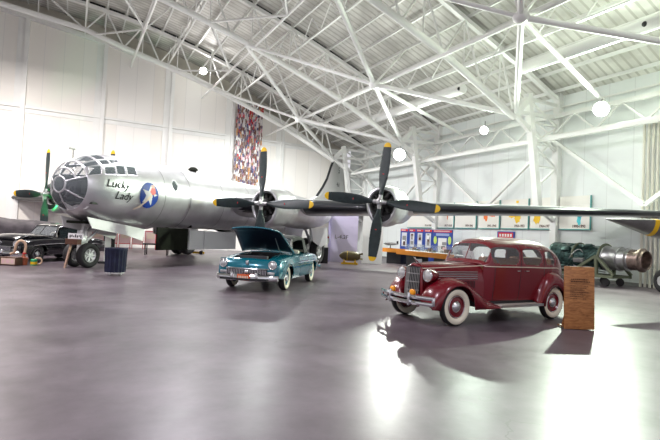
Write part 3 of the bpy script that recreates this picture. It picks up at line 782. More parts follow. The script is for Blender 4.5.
def sedan():
    t = thing('vintage_sedan', 'dark red vintage four-door sedan with white-wall tyres and round headlamps', 'car')
    P = M_MAROON
    XS = [.93, 1.0, 1.08, 1.17, 1.34, 1.7, 2.2, 2.8, 3.15, 3.4, 3.6, 3.75, 3.84]
    ZR = [1.19, 1.26, 1.44, 1.61, 1.69, 1.73, 1.75, 1.71, 1.62, 1.47, 1.26, .98, .70]
    ZBT = [1.13, 1.13, 1.13, 1.13, 1.13, 1.13, 1.13, 1.12, 1.12, 1.06, .95, .80, .62]
    WB = [.56, .60, .645, .675, .69, .715, .735, .725, .69, .63, .54, .42, .26]
    def body(x, v):
        a = abs(v); sg = -1 if v < 0 else 1; zr, zb, wb = cerp(x, XS, ZR), cerp(x, XS, ZBT), cerp(x, XS, WB)
        if a < .3:
            q = a/.3; z = lerp(.40, zb, q); y = wb*(.90 + .10*math.sin(q*PI/2))
        else:
            q = (a-.3)/.7*PI/2; e = 2/3.0; y = wb*max(0, math.cos(q))**e; z = zb + (zr-zb)*math.sin(q)**e
        return V((x, sg*y, z))
    def cl(x, v, c):
        ay = abs(c.y)
        # side windows
        if ay > .38 and 1.19 < c.z < 1.56:
            def rw(x0, x1, z0, z1, slope=0.):
                cx = (x0+x1)/2; cz = (z0+z1)/2; xx = c.x - slope*(c.z-z0)
                return (abs(xx-cx)/((x1-x0)/2))**4 + (abs(c.z-cz)/((z1-z0)/2))**4 < 1
            if rw(1.09, 1.84, 1.17, 1.54, .12): return ('front_window', c.y > 0)
            if rw(1.97, 2.60, 1.18, 1.53): return ('rear_window', c.y > 0)
            if rw(2.76, 3.14, 1.18, 1.49, -.15): return ('quarter_window', c.y > 0)
        if ay < .555 and ay > .012 and c.z > 1.2 and 1.0 < c.x < 1.16: return ('windshield_pane', c.y > 0)
        if 3.34 < c.x < 3.56 and .05 < ay < .38 and c.z > 1.2: return ('back_window', c.y > 0)
        return 'skin'
    us = frange(.93, 1.45, 44) + frange(1.46, 3.6, 140) + frange(3.62, 3.84, 10); vs = frange(-1, 1, 180)
    sh = shell(body, us, vs, cl)
    o = sh['skin'].build('body', [P, M_BROWN], t, smooth=55); solidify(o, .03, -1, 1)
    for k_ in sh:
        if isinstance(k_, tuple): sh[k_].build(k_[0], M_CLEAR, t, smooth=50)
    mb = MB(); mb.box((2.4, 0, .40), (2.9, 1.3, .06)); mb.build('floor_pan', M_BLACK, t)
    # hood
    mb = MB(); rings = []
    for x in frange(-.38, .96, 14):
        w = interp(x, [-.5, -.3, .3, .96], [.20, .275, .42, .565]); zt = interp(x, [-.5, 0, .96], [1.13, 1.165, 1.19]); ring = []
        for k in range(25):
            a = PI*k/24; e = 2/3.2; ring.append(V((x, -w*math.copysign(abs(math.cos(a))**e, math.cos(a)), .80 + (zt-.80)*math.sin(a)**e)))
        ring = [V((x, -w*1.0, .48))] + ring + [V((x, w*1.0, .48))]
        rings.append(ring)
    mb.loft(rings); o = mb.build('hood', P, t, smooth=45)
    mb = MB()
    for sd in (-1, 1):
        for k in range(4):
            z = .86 + k*.045
            pts = []
            for x in frange(-.1, .80, 8):
                w = interp(x, [-.5, -.3, .3, .96], [.20, .275, .42, .565]); pts.append((x, sd*(w+.004), z+.02*x))
            mb.path(pts, .009, 6)
    mb.build('louver_trim', M_STEEL, t, smooth=40, label='thin bright strips on the hood sides')
    mb = MB()
    for k in range(24):
        for sd in (-1, 1):
            x = .0 + k*.032; w = interp(x, [-.5, -.3, .3, .96], [.20, .275, .42, .565]); mb.box((x, sd*w, .76), (.008, .02, .14))
    mb.build('louvers', M_BLACK, t)
    mb = MB(); mb.path([(x, 0, interp(x, [-.5, 0, .96], [1.13, 1.165, 1.19])+.005) for x in frange(-.37, .95, 8)], .009, 6)
    mb.lathe([(-.06, 0), (0, .022), (.1, .012), (.16, 0)], o=(-.34, 0, 1.17), ax=(-.6, 0, .5), n=10); mb.box((-.3, 0, 1.18), (.14, .015, .08)); mb.build('hood_ornament', M_CHROME, t, smooth=40)
    # grille
    mb = MB(); rings = []
    for z in frange(.46, 1.08, 8):
        w = .215 - .06*(abs(z-.85)/.4)**2; dx = .10*(1.08-z)/.6
        rings.append([V((-.50, -w-.02, z)), V((-.56-dx*.3, -w, z)), V((-.645-dx*.5, 0, z)), V((-.56-dx*.3, w, z)), V((-.50, w+.02, z))])
    mb.loft(rings, cap=True, closed=True); g = mb.build('grille', M_BLACK, t, loc=(.13, 0, 0))
    mb = MB()
    for k in range(-6, 7):
        y = k*.032; f = abs(k)/6.5
        mb.beam((-.70+.10*f-.005, y, .47), (-.648+.085*f-.005, y, 1.06), .009)
    for z in (.62, .78, .94):
        dx = .10*(1.08-z)/.6; mb.path([(-.56-dx*.3, -.20, z), (-.652-dx*.5, 0, z), (-.56-dx*.3, .20, z)], .01, 6)
    mb.build('grille_bars', M_GREY, g)
    mb = MB(); mb.path([(-.53, -.23, .46), (-.55, -.235, .8), (-.53, -.2, 1.04), (-.56, 0, 1.12), (-.53, .2, 1.04), (-.55, .235, .8), (-.53, .23, .46)], .035, 10); mb.build('grille_surround', P, g, smooth=60)
    # fenders
    for sd in (-1, 1):
        mb = fender_shell([-.56, -.50, -.40, -.22, 0, .25, .5, .72, .92, 1.08, 1.2], [.38, .60, .74, .86, .905, .86, .73, .58, .46, .39, .36], lambda x: interp(x, [-.6, .6, 1.2], [.26, .42, .58]), lambda x: interp(x, [-.56, -.35, 0, .6, 1.2], [.70, .82, .86, .88, .86]), 0, .40, 0, sd, .31)
        o = mb.build('front_fender', P, t, smooth=60); solidify(o, .015, -1)
        mb = fender_shell([2.42, 2.52, 2.68, 2.88, 3.05, 3.25, 3.45, 3.62, 3.74], [.40, .70, .94, 1.04, 1.03, .94, .79, .58, .36], .55, lambda x: interp(x, [2.42, 2.7, 3.3, 3.74], [.80, .87, .86, .72]), 0, .345, 2.96, sd, .30)
        o = mb.build('rear_fender', P, t, smooth=60); solidify(o, .015, -1)
        mb = MB(); mb.box((1.82, sd*.74, .345), (1.34, .26, .05), bev=.02); mb.build('running_board', mat('board_reflection_grey', (.42, .39, .34), .45), t, smooth=40)  # board painted paler to stand in for light reflecting off its top
        mb = MB(); mb.box((1.82, sd*.865, .345), (1.34, .02, .05)); mb.build('running_board_trim', M_STEEL, t)
        # lamps
        mb = MB(); mb.lathe([(-.02, .117), (0, .125), (.02, .125), (.10, .115), (.22, .07), (.28, 0)], o=(-.40, sd*.39, .925), ax=(1, 0, 0), n=24); mb.tube((-.28, sd*.39, .86), (-.25, sd*.34, .72), .03); h = mb.build('headlamp', P, t, smooth=50)
        mb = MB(); mb.lathe([(-.045, 0), (-.035, .07), (-.01, .112)], o=(-.40, sd*.39, .925), ax=(1, 0, 0), n=24); mb.build('lens', M_LENS, h, smooth=60)
        mb = MB(); mb.path([(-.415, sd*.39+.117*math.cos(2*PI*k/24), .925+.117*math.sin(2*PI*k/24)) for k in range(24)], .012, 6, closed=True); mb.build('lamp_rim', M_CHROME, h, smooth=60)
        mb = MB(); mb.lathe([(-.03, 0), (-.02, .04), (0, .065), (.05, .06), (.1, 0)], o=(-.72, sd*.30, .60), ax=(1, 0, 0), n=18); mb.tube((-.68, sd*.3, .55), (-.68, sd*.3, .44), .012); mb.build('fog_lamp', M_AMBER, t, smooth=50, label='small amber lamp above the bumper')
        # front apron
        mb = MB(); mb.path([(-.5, sd*.22, .50), (-.52, sd*.34, .46), (-.48, sd*.45, .44)], .07, 8); mb.build('apron', P, t, smooth=60)
    # bumpers
    def bumper(x0, s, zc):
        mb = MB()
        for dz in (-.055, .055):
            pts = [(x0+s*.15*(abs(y)/.77)**2.4, y, zc+dz) for y in frange(-.77, .77, 16)]
            rings = [[V((p[0]-s*.02, p[1], p[2]-.035)), V((p[0]-s*.035, p[1], p[2])), V((p[0]-s*.02, p[1], p[2]+.035)), V((p[0]+s*.0, p[1], p[2]))] for p in pts]
            mb.loft(rings)
        for y in (-.76, .76): mb.box((x0+s*.15, y, zc), (.05, .06, .17), bev=.02)
        for y in (-.28, .28): mb.box((x0-s*.03, y, zc+.01), (.06, .05, .26), bev=.02)
        b = mb.build('bumper', M_CHROME, t, smooth=45)
        mb = MB()
        for y in (-.3, .3): mb.beam((x0, y, zc), (x0+s*.4, y, zc), .04)
        mb.build('bumper_bracket', M_BLACK, b)
    bumper(-.74, 1, .47); bumper(3.98, -1, .45)
    for x in (0, 2.958):
        for sd in (-1, 1): car_wheel((x, sd*.715, .367), t, .367)
    mb = MB(); mb.tube((0, -.68, .36), (0, .68, .36), .04); mb.tube((2.958, -.68, .36), (2.958, .68, .36), .05); mb.beam((-.6, -.35, .42), (3.7, -.4, .42), .08); mb.beam((-.6, .35, .42), (3.7, .4, .42), .08); mb.box((1.9, 0, .30), (1.4, .5, .14)); mb.build('chassis', M_BLACK, t)
    # trims
    mb = MB()
    for sd in (-1, 1):
        pts = [(x, sd*(cerp(x, XS, WB)+.004), cerp(x, XS, ZBT)-.0) for x in frange(.95, 3.3, 20)]; mb.path(pts, .009, 6)
        mb.path([(x, sd*(interp(x, [-.5, -.3, .3, .96], [.20, .275, .42, .565])+.0), interp(x, [-.5, .96], [1.045, 1.145])) for x in frange(-.4, .95, 10)], .008, 6)
    mb.build('belt_stripe', M_CREAM, t)
    mb = MB()
    for sd in (-1, 1):
        for x in (1.16, 1.90, 2.68):
            pts = [body(x, sd*v)+V((0, sd*.0, 0)) for v in frange(.02, .3, 6)] + ([body(x+(.0 if x != 1.16 else 0), sd*v) for v in frange(.32, .62, 8)] if x > 1.5 else []); mb.path(pts, .006, 5)
    mb.build('door_seams', M_BLACK, t)
    mb = MB()
    for sd in (-1, 1):
        for x in (1.80, 2.0): mb.path([(x, sd*.735, 1.05), (x, sd*.78, 1.05), (x+(.09 if x > 1.9 else -.09), sd*.785, 1.05)], .011, 6)
    mb.build('door_handle', M_CHROME, t, smooth=50)
    mb = MB(); mb.path([(.99, 0, 1.24), (1.08, 0, 1.44), (1.16, 0, 1.60)], .012, 6); mb.build('windshield_divider', P, t)
    mb = MB()
    for y in (-.22, .22): mb.path([(.985, y, 1.235), (1.03, y+.12, 1.335)], .006, 5)
    mb.build('wiper', M_CHROME, t)
    # interior
    mb = MB(); mb.box((1.85, 0, .78), (.55, 1.2, .3), bev=.06); mb.box((2.12, 0, 1.02), (.16, 1.2, .55), bev=.06); s = mb.build('front_bench', M_SEAT, t, smooth=40)
    mb = MB(); mb.box((2.85, 0, .78), (.5, 1.15, .3), bev=.06); mb.box((3.15, 0, 1.02), (.16, 1.1, .6), bev=.06); mb.build('rear_bench', M_SEAT, t, smooth=40)
    mb = MB(); mb.path([(1.45+.0, -.32+.2*math.cos(2*PI*k/20), 1.12+.2*math.sin(2*PI*k/20)) for k in range(20)], .013, 6, closed=True); mb.tube((1.45, -.32, 1.12), (1.2, -.32, .9), .015); mb.build('steering_wheel', M_BLACK, t)
    mb = MB(); mb.box((1.22, .12, 1.32), (.02, .30, .20), M=Matrix.Rotation(R(-20), 3, 'Y')); mb.build('windshield_card', M_WHITE, t, label='white paper card behind the windshield')
    return t
car = sedan(); ang = R(3.583)
F = V((6.53, 7.162, 0)); car.rotation_euler = (0, 0, ang); car.location = F + V((-math.sin(ang), math.cos(ang), 0))*.735

def fifties_car(name, label, paint, soft, plate, raised=True):
    """wide low post-war car, x aft from the front axle"""
    t = thing(name, label, 'car')
    # main body below the belt: closed slab with wheel arches cut by cell test
    XS = [-.90, -.84, -.6, -.2, .4, 1.0, 1.6, 2.2, 2.9, 3.5, 4.0, 4.25, 4.32]
    WB = [.72, .82, .91, .95, .96, .96, .95, .95, .96, .94, .86, .76, .55]
    ZB = [.66, .80, .89, .95, .99, 1.01, 1.01, 1.0, 1.0, .97, .90, .78, .60]
    ZL = [.46, .40, .34, .30, .28, .28, .28, .28, .30, .34, .38, .44, .50]
    def side(x, v):
        sg = -1 if v < 0 else 1; a = abs(v); w, zt, zl = cerp(x, XS, WB), cerp(x, XS, ZB), cerp(x, XS, ZL)
        if a <= .55:
            q = a/.55; y = w*(.93 + .07*math.sin(q*PI)); z = lerp(zl, zt-.12, q)
        else:
            q = (a-.55)/.45*PI/2; y = w*.93 - (.93*w-.52)*(1-math.cos(q)); z = zt-.12 + .12*math.sin(q)
        return V((x, sg*y, z))
    def cl(x, v, c):
        for wx in (0, 3.0):
            if math.hypot(c.x-wx, c.z-.34) < .40: return None
        return 'skin'
    for sd in (-1, 1):
        sh = shell(lambda u, v: side(u, v*sd), frange(-.90, 4.32, 190), frange(.0, 1, 44), cl)
        o = sh['skin'].build('body_side', paint, t, smooth=50); solidify(o, .015, -1)
        mb = MB(); mb.path([(x, sd*(cerp(x, XS, WB)*1.0+.005), cerp(x, XS, ZB)-.26) for x in frange(-.3, 4.0, 24)], .012, 6); mb.build('side_trim', M_CHROME, t)
        mb = MB()
        for x in (1.12, 2.28): mb.path([side(x, sd*v) for v in frange(.05, .98, 12)], .006, 5)
        mb.build('door_seam', M_BLACK, t)
        mb = MB(); mb.tube((2.0, sd*.955, .76), (2.16, sd*.955, .76), .014); mb.build('door_handle', M_CHROME, t)
        # headlamp + turn lamp
        mb = MB(); mb.lathe([(-.02, 0), (0, .06), (.03, .095)], o=(-.93, sd*.70, .735), ax=(1, 0, 0), n=22); h = mb.build('headlamp', M_LENS, t, smooth=60)
        mb = MB(); mb.path([(-.905, sd*.70+.105*math.cos(2*PI*k/24), .735+.105*math.sin(2*PI*k/24)) for k in range(24)], .018, 8, closed=True); mb.build('lamp_rim', M_CHROME, h, smooth=60)
        mb = MB(); mb.box((-.93, sd*.66, .51), (.06, .22, .08), bev=.02); mb.build('turn_lamp', M_STEEL, t, smooth=40)
    # nose panel
    mb = MB(); rings = []
    for y in frange(-.86, .86, 24):
        f = abs(y)/.86; dx = .14*f**3
        rings.append([V((-.93+dx, y, .40)), V((-.96+dx, y, .5)), V((-.95+dx, y, .66)), V((-.90+dx, y, .80)), V((-.80+dx*.8, y, .87-.03*f)), V((-.74, y*.99, .89-.03*f)), V((-.74, y*.9, .40))])
    mb.loft(rings); mb.build('nose_panel', paint, t, smooth=50)
    mb = MB()
    mb.box((-.965, 0, .53), (.05, 1.15, .15), bev=.03); g = mb.build('grille', M_BLACK, t, smooth=40)
    mb = MB()
    for k in range(25): y = -.55 + 1.1*k/24; mb.box((-.985, y, .53), (.03, .018, .13))
    mb.path([(-.97+.08*(abs(y)/.6)**3, y, .615) for y in frange(-.6, .6, 12)], .022, 8); mb.path([(-.97+.08*(abs(y)/.6)**3, y, .45) for y in frange(-.6, .6, 12)], .02, 8)
    mb.lathe([(-.05, 0), (0, .06), (.03, .06)], o=(-1.0, 0, .53), ax=(1, 0, 0), n=16); mb.build('grille_bars', M_CHROME, g, smooth=40)
    mb = MB(); mb.box((-.93, 0, .78), (.08, .08, .12), bev=.02); mb.build('nose_emblem', M_CHROME, t, smooth=40)
    mb = MB(); rings = []
    for y in frange(-.86, .86, 24):
        dx = .22*(abs(y)/.86)**3
        rings.append([V((-1.10+dx, y, .30)), V((-1.145+dx, y, .335)), V((-1.15+dx, y, .40)), V((-1.12+dx, y, .455)), V((-1.06+dx, y, .44)), V((-1.06+dx, y, .31))])
    mb.loft(rings)
    for y in (-.34, .34): mb.box((-1.14, y, .41), (.09, .08, .24), bev=.035)
    b = mb.build('bumper', M_CHROME, t, smooth=50)
    mb = MB(); mb.box((-1.05, 0, .35), (.3, 1.3, .05)); mb.build('bumper_bracket', M_BLACK, b)
    if plate:
        mb = MB(); mb.box((-1.185, 0, .40), (.012, .34, .16)); p_ = mb.build('licence_plate', M_PLATE, t, label='orange licence plate')
        mb = MB()
        for k in range(6): mb.box((-1.193, -.12+k*.048, .40), (.004, .028, .07))
        mb.build('plate_lettering', M_CREAM, p_)
    mb = MB(); rings = []   # rear bumper and tail panel
    for y in frange(-.9, .9, 12):
        dx = -.2*(abs(y)/.9)**3; rings.append([V((4.46+dx, y, .38)), V((4.5+dx, y, .45)), V((4.46+dx, y, .52)), V((4.42+dx, y, .45))])
    mb.loft(rings); mb.build('bumper', M_CHROME, t, smooth=50)
    # cowl + deck + trunk
    mb = MB(); rings = []
    for x, w, z0, z1 in ((.78, .54, .96, 1.05), (.9, .54, .96, 1.08), (1.05, .54, .96, 1.08)):
        rings.append([V((x, -w*math.cos(PI*k/12), z0+(z1-z0)*math.sin(PI*k/12))) for k in range(13)])
    mb.loft(rings); mb.build('cowl', paint, t, smooth=50)
    mb = MB(); rings = []
    for x, w, z1 in ((2.55, .56, 1.03), (2.9, .56, 1.08), (3.3, .55, 1.08), (3.8, .53, 1.0), (4.15, .50, .82), (4.33, .46, .58), (4.36, .42, .42)):
        rings.append([V((x, -w*math.copysign(abs(math.cos(PI*k/16))**.6, math.cos(PI*k/16)), .40+(z1-.40)*math.sin(PI*k/16)**.5)) for k in range(17)])
    mb.loft(rings); mb.build('trunk_lid', paint, t, smooth=50)
    mb = MB(); mb.box((4.2, 0, .5), (.14, 1.3, .3)); mb.box((1.8, 0, .33), (3.6, 1.6, .06)); mb.build('floor_pan', M_BLACK, t)
    # engine bay
    mb = MB(); mb.box((.02, 0, .60), (1.55, 1.08, .05)); mb.box((.78, 0, .8), (.04, 1.04, .42)); mb.build('engine_bay', M_BLACK, t)
    mb = MB(); mb.box((.2, 0, .72), (.75, .5, .22), bev=.03)
    for sd in (-1, 1): mb.box((.2, sd*.28, .78), (.7, .16, .12), M=Matrix.Rotation(sd*R(30), 3, 'X'), bev=.03)
    mb.lathe([(0, .17), (.08, .18), (.1, .1), (.12, 0)], o=(.15, 0, .84), ax=(0, 0, 1), n=20); mb.box((-.55, 0, .80), (.12, .9, .32), bev=.03); mb.box((.2, 0, .86), (.5, .2, .1), bev=.03); mb.box((-.3, .36, .82), (.26, .2, .2), bev=.03)
    mb.box((.55, -.38, .78), (.2, .16, .16), bev=.02); mb.path([(-.4, .1, .86), (-.1, .2, .9), (.1, .1, .88)], .03, 8); mb.build('engine', mat('sooty_engine', (.03, .032, .035), .5, .3), t, smooth=40)
    # hood: closed shape, swung up about its rear edge
    mb = MB(); rings = []
    for x in frange(-1.62, 0, 16):
        f = -x/1.62; w = .84 - .20*f - .25*max(0, f-.85); ring = []
        for k in range(15):
            y = -w + 2*w*k/14; ring.append(V((x, y, .09*max(0, math.cos(y/w*PI/2))**.6*(1-.2*f) - .9*max(0, f-.72)**1.3 + .0)))
        rings.append(ring)
    mb.loft(rings, cap=False, closed=False); h = mb.build('hood', [paint, M_TEALIN], t, smooth=50, label='hood standing open'); solidify(h, .035, -1, 1)
    h.location = (.80, 0, 1.03); h.rotation_euler = (0, R(30) if raised else 0, 0)
    mb = MB(); mb.tube((-.9, -.45, -.03), (-.02, -.5, -.28), .012); mb.build('hood_stay', M_STEEL, h)
    # windshield
    mb = MB(); A, B = V((1.0, -.62, 1.02)), V((1.38, -.54, 1.43)); A2, B2 = V((1.0, .62, 1.02)), V((1.38, .54, 1.43)); C_ = V((.90, 0, 1.06)); D_ = V((1.29, 0, 1.47))
    mb.path([A, B, D_, B2, A2], .024, 8); mb.path([C_, D_], .016, 6); mb.path([A, C_, A2], .016, 6); mb.build('windshield_frame', M_CHROME if soft else paint, t, smooth=60)
    mb = MB(); mb.add([A, C_, D_, B, A2, B2], [(0, 1, 2, 3), (1, 4, 5, 2)]); o = mb.build('windshield', M_CLEAR, t); solidify(o, .006)
    # top
    tm = M_CANVAS if soft else paint
    TX = [1.34, 1.6, 2.0, 2.4, 2.7, 2.9, 3.0]; TZ = [1.455, 1.52, 1.55, 1.53, 1.45, 1.25, 1.03]; TW = [.56, .60, .63, .63, .62, .60, .58]
    def top(x, v):
        s_ = -1 if v < 0 else 1; a = abs(v); w = cerp(x, TX, TW); zr = cerp(x, TX, TZ); zb = .99
        if a < .45: q = a/.45; return V((x, s_*(w + .10*(1-q)), lerp(zb, max(zb, zr-.09), q)))
        q = (a-.45)/.55*PI/2; return V((x, s_*w*math.cos(q)**.6, max(zb, zr-.09)+.09*math.sin(q)**.7))
    def tcl(x, v, c):
        if abs(v) < .40 and x < 2.32 - (c.z-1.0)*.15 and c.x > 1.34: return None if soft else 'glass' if c.y > 0 else 'glass2'
        return 'skin'
    sh = shell(top, frange(1.34, 3.0, 60), frange(-1, 1, 90), tcl); o = sh['skin'].build('soft_top' if soft else 'roof', tm, t, smooth=50); solidify(o, .02, -1)
    for k_ in ('glass', 'glass2'):
        if k_ in sh: sh[k_].build('window_glass', M_DARKGLASS, t)
    for sd in (-1, 1): mb = MB(); mb.path([(1.34, sd*.56, 1.43), (1.1, sd*.66, 1.0)], .02, 8); mb.build('side_pillar', M_CHROME, t)
    for x in (1.75, 2.55):
        mb = MB(); mb.box((x, 0, .68), (.5, 1.3, .2), bev=.05); mb.box((x+.26, 0, .86), (.14, 1.3, .44), bev=.05); mb.build('bench_seat', M_CREAM if soft else M_BLACK, t, smooth=40)
    mb = MB(); mb.path([(1.33, -.34+.19*math.cos(2*PI*k/20), 1.0+.19*math.sin(2*PI*k/20)) for k in range(20)], .013, 6, closed=True); mb.build('steering_wheel', M_CREAM, t)
    for x in (0, 3.0):
        for sd in (-1, 1): car_wheel((x, sd*.78, .35), t, .35, .18, paint, wall=M_CREAM if soft else M_TYRE)
    mb = MB(); mb.tube((0, -.7, .35), (0, .7, .35), .04); mb.tube((3, -.7, .35), (3, .7, .35), .05); mb.build('axle', M_BLACK, t)
    return t
def place_car(o, fx, fy, ang, half):
    a = R(ang); o.rotation_euler = (0, 0, a); o.location = (fx - math.sin(a)*half, fy + math.cos(a)*half, 0)
c = fifties_car('convertible_car', 'teal convertible with its hood raised, black soft top and orange licence plate', M_TEAL, True, True); place_car(c, 5.408, 12.95, 51.09, .78)
c = fifties_car('black_car', 'shiny black old car behind crates at the left edge, by the nose wheels', M_BLACKGLOSS, False, False, raised=False); place_car(c, -1.2, 22.35, 50, .78)
#OTHERS
# ================================================================== OTHER THINGS
# wooden sign board in front of the dark red car
t = thing('wooden_sign', 'tall carved wooden sign board standing on the floor behind the dark red sedan', 'sign', (8.87, 6.25, 0), math.atan2(-.23, .52))
mb = MB(); mb.box((0, 0, .62), (.61, .035, 1.22), M=Matrix.Rotation(R(-3), 3, 'X'), bev=.006); mb.build('sign_board', M_WOOD, t, smooth=40)
mb = MB(); mb.box((0, .16, .035), (.5, .3, .03)); mb.beam((-.15, .03, .75), (-.15, .3, .04), .03); mb.beam((.15, .03, .75), (.15, .3, .04), .03); mb.build('sign_foot', M_WOOD, t)
mb = MB(); rr = random.Random(3)
for k in range(17):
    z = .98 - k*.042; 
    if k == 2: continue
    x = -.20; end = .20 - rr.random()*.14 if k > 3 else .16
    big = k < 2
    while x < end:
        w = rr.uniform(.012, .045); h_ = .022 if big else .010
        mb.box((x+w/2, -.021-.052*(z-.62), z), (w, .004, h_)); x += w + .012
mb.build('carved_lettering', mat('burnt_lettering', (.07, .025, .01), .7), t, kind='stuff')

# litter bin
t = thing('litter_bin', 'dark blue pleated litter bin standing near the nose wheels', 'bin', (1.3, 17.28, 0), 0)
mb = MB(); rings = []
for z, r in ((.10, .30), (.2, .31), (.5, .315), (.78, .33), (.82, .345), (.86, .345)):
    n = 72; rings.append([V(((r + (.016*math.cos(18*2*PI*k/n) if z < .8 else 0))*math.cos(2*PI*k/n), (r + (.016*math.cos(18*2*PI*k/n) if z < .8 else 0))*math.sin(2*PI*k/n), z)) for k in range(n)])
mb.loft(rings, cap=True); mb.build('bin_body', M_NAVY, t, smooth=60)
mb = MB(); mb.lathe([(0, .345), (.03, .35), (.03, .27), (.0, .26)], o=(0, 0, .85), n=36); mb.build('bin_rim', M_NAVY, t, smooth=40)
mb = MB(); mb.lathe([(0, 0), (0, .29), (.03, .29), (.03, 0)], o=(0, 0, .07), n=28); b_ = mb.build('bin_base', M_WHITE, t)
for k in range(4):
    a = PI/4 + k*PI/2; mb = MB(); mb.sphere((.22*math.cos(a), .22*math.sin(a), .036), .036, 12); mb.build('caster', M_WHITE, t, smooth=60)

# sloping plank lectern in front of the black car
t = thing('information_stand', 'pale slanting plank stand with a brown board and printed card beside the nose wheels', 'stand', (-.12, 19.95, 0), R(-28))
mb = MB(); mb.beam((-.05, 0, .0), (.12, 0, .86), .09, .05); mb.build('plank_leg', M_PLANK, t)
mb = MB(); mb.box((.2, 0, .95), (.44, .3, .2), bev=.01); mb.build('brown_box', M_BROWN, t)
mb = MB(); mb.box((.28, 0, 1.15), (.55, .03, .2)); mb.build('card', M_WHITE, t)
mb = MB()
for k in range(7): mb.box((.08+k*.065, -.018, 1.14+.02*(k % 2)), (.04, .005, .11-.03*(k % 3)))
mb.build('card_print', M_INK, t, kind='stuff')

# crates and cans before the black car
for k, (x, y, w, lab) in enumerate(((-2.5, 20.9, .62, 'cream crate with a faded picture, cut by the left edge of the photo'), (-1.86, 20.85, .55, 'cream crate with a faded picture, right of its twin and left of the hose bucket'))):
    t = thing('crate', lab, 'crate', (x, y, 0), R(-28), group='crates before the black car')
    mb = MB(); mb.box((0, 0, .155), (w, .4, .29), bev=.01); mb.build('crate_box', M_BROWN, t)
    mb = MB(); mb.box((0, -.205, .155), (w-.06, .012, .21)); mb.build('picture_card', M_CARD, t)
    mb = MB(); mb.lathe([(0, 0), (0, .07)], o=(0, -.215, .155), ax=(0, 1, 0), n=16); mb.box((-.16, -.214, .155), (.08, .006, .12)); mb.box((.16, -.214, .155), (.08, .006, .12)); mb.build('picture', M_PINK, t)
t = thing('hose_bucket', 'rusty red can with an arching tan hose beside the crates', 'bucket', (-1.52, 21.1, 0))
mb = MB(); mb.lathe([(0, 0), (0, .13), (.26, .15), (.27, .10), (.36, .04), (.42, .04), (.42, 0)], n=20); mb.build('can', mat('rusty_can', (.35, .09, .04), .5, var=.4), t, smooth=40)
mb = MB(); mb.lathe([(0, 0), (0, .06), (.05, .06), (.05, 0)], o=(.02, 0, .40), n=14); mb.build('cap', M_RED, t)
mb = MB(); mb.path([(.02+.0, 0, .42)] + [(-.11+.16*math.cos(a), 0, .64+.24*math.sin(a)) for a in frange(0, PI, 14)] + [(-.3, .05, .45), (-.42, .12, .38)], .045, 10); mb.build('hose', M_HOSE, t, smooth=60)
t = thing('oil_can', 'small green and yellow can with a tan coil of hose behind it', 'can', (-1.18, 20.95, 0))
mb = MB(); mb.lathe([(0, 0), (0, .11), (.2, .11), (.23, .08), (.23, 0)], n=20); mb.build('can', M_GREEN, t, smooth=40)
mb = MB(); mb.lathe([(0, .112), (.09, .112)], o=(0, 0, .04), n=20); mb.build('can_label', M_YEL, t)
mb = MB(); mb.path([(.13+.12*math.cos(2*PI*k/16), .08, .15+.12*math.sin(2*PI*k/16)) for k in range(16)], .03, 8, closed=True); mb.build('hose_coil', M_HOSE, t, smooth=60)

# low things under and behind the bomber's belly
t = thing('service_post', 'white upright service post behind the nose wheels', 'post', (1.35, 22.6, 0))
mb = MB(); mb.box((0, 0, .85), (.22, .2, 1.7)); mb.build('post', M_WHITE, t); mb = MB(); mb.box((0, 0, .04), (.7, .5, .08)); mb.build('post_base', M_BLACK, t); mb = MB(); mb.box((.2, 0, .9), (.14, .1, 1.2)); mb.build('dark_hose', M_BLACK, t); mb = MB(); mb.box((.2, -.02, .45), (.15, .1, .25)); mb.build('yellow_band', M_YEL, t)
bx = None
for k in range(6):
    x = 1.6+k*.85; y = 37.3-k*.02
    if bx is None:
        t = bx = thing('picture_panel', '', 'panel')
        mb = MB(); mb.box((0, 0, .82), (.66, .04, .95)); p_ = mb.build('panel', M_PINK, t); mb = MB(); mb.box((0, -.03, .95), (.5, .012, .42)); mb.build('print', M_CARD, p_)
        for z, h_ in ((1.3, .03), (.35, .03)):
            mb = MB(); mb.box((0, -.01, z), (.74, .06, .05)); mb.build('rail', M_RED, t)
        for q in (-1, 1): mb = MB(); mb.box((q*.36, 0, .65), (.04, .06, 1.3)); mb.build('leg', M_RED, t)
    else: t = copy_tree(bx)
    t.location = (x, y, 0); t['label'] = 'pink red-framed picture panel in the row at the foot of the left wall'; t['group'] = 'pink panels below the left wall'
t = thing('tow_bar', 'low yellow tow bar on the floor under the bomb bay', 'tow bar', (6.8, 32.2, 0), R(-20))
mb = MB(); mb.beam((-.9, 0, .12), (.9, 0, .1), .14); mb.box((-.7, 0, .06), (.3, .5, .12)); mb.build('bar', M_YEL, t)
for q in (-.2, .2): mb = MB(); mb.lathe([(-.04, 0), (-.04, .12), (.04, .12), (.04, 0)], o=(.7, q, .12), ax=(0, 1, 0), n=16); mb.build('wheel', M_TYRE, t)
t = thing('service_trolley', 'low dark service trolley under the fuselage behind the litter bin', 'trolley', (4.4, 29.9, 0), R(-20))
mb = MB(); mb.box((0, 0, .62), (1.5, .5, .08)); mb.build('deck', M_BLACK, t)
for x in (-.6, .6):
    for y in (-.2, .2): mb = MB(); mb.beam((x, y, .0), (x, y, .6), .05); mb.build('leg', M_BLACK, t)

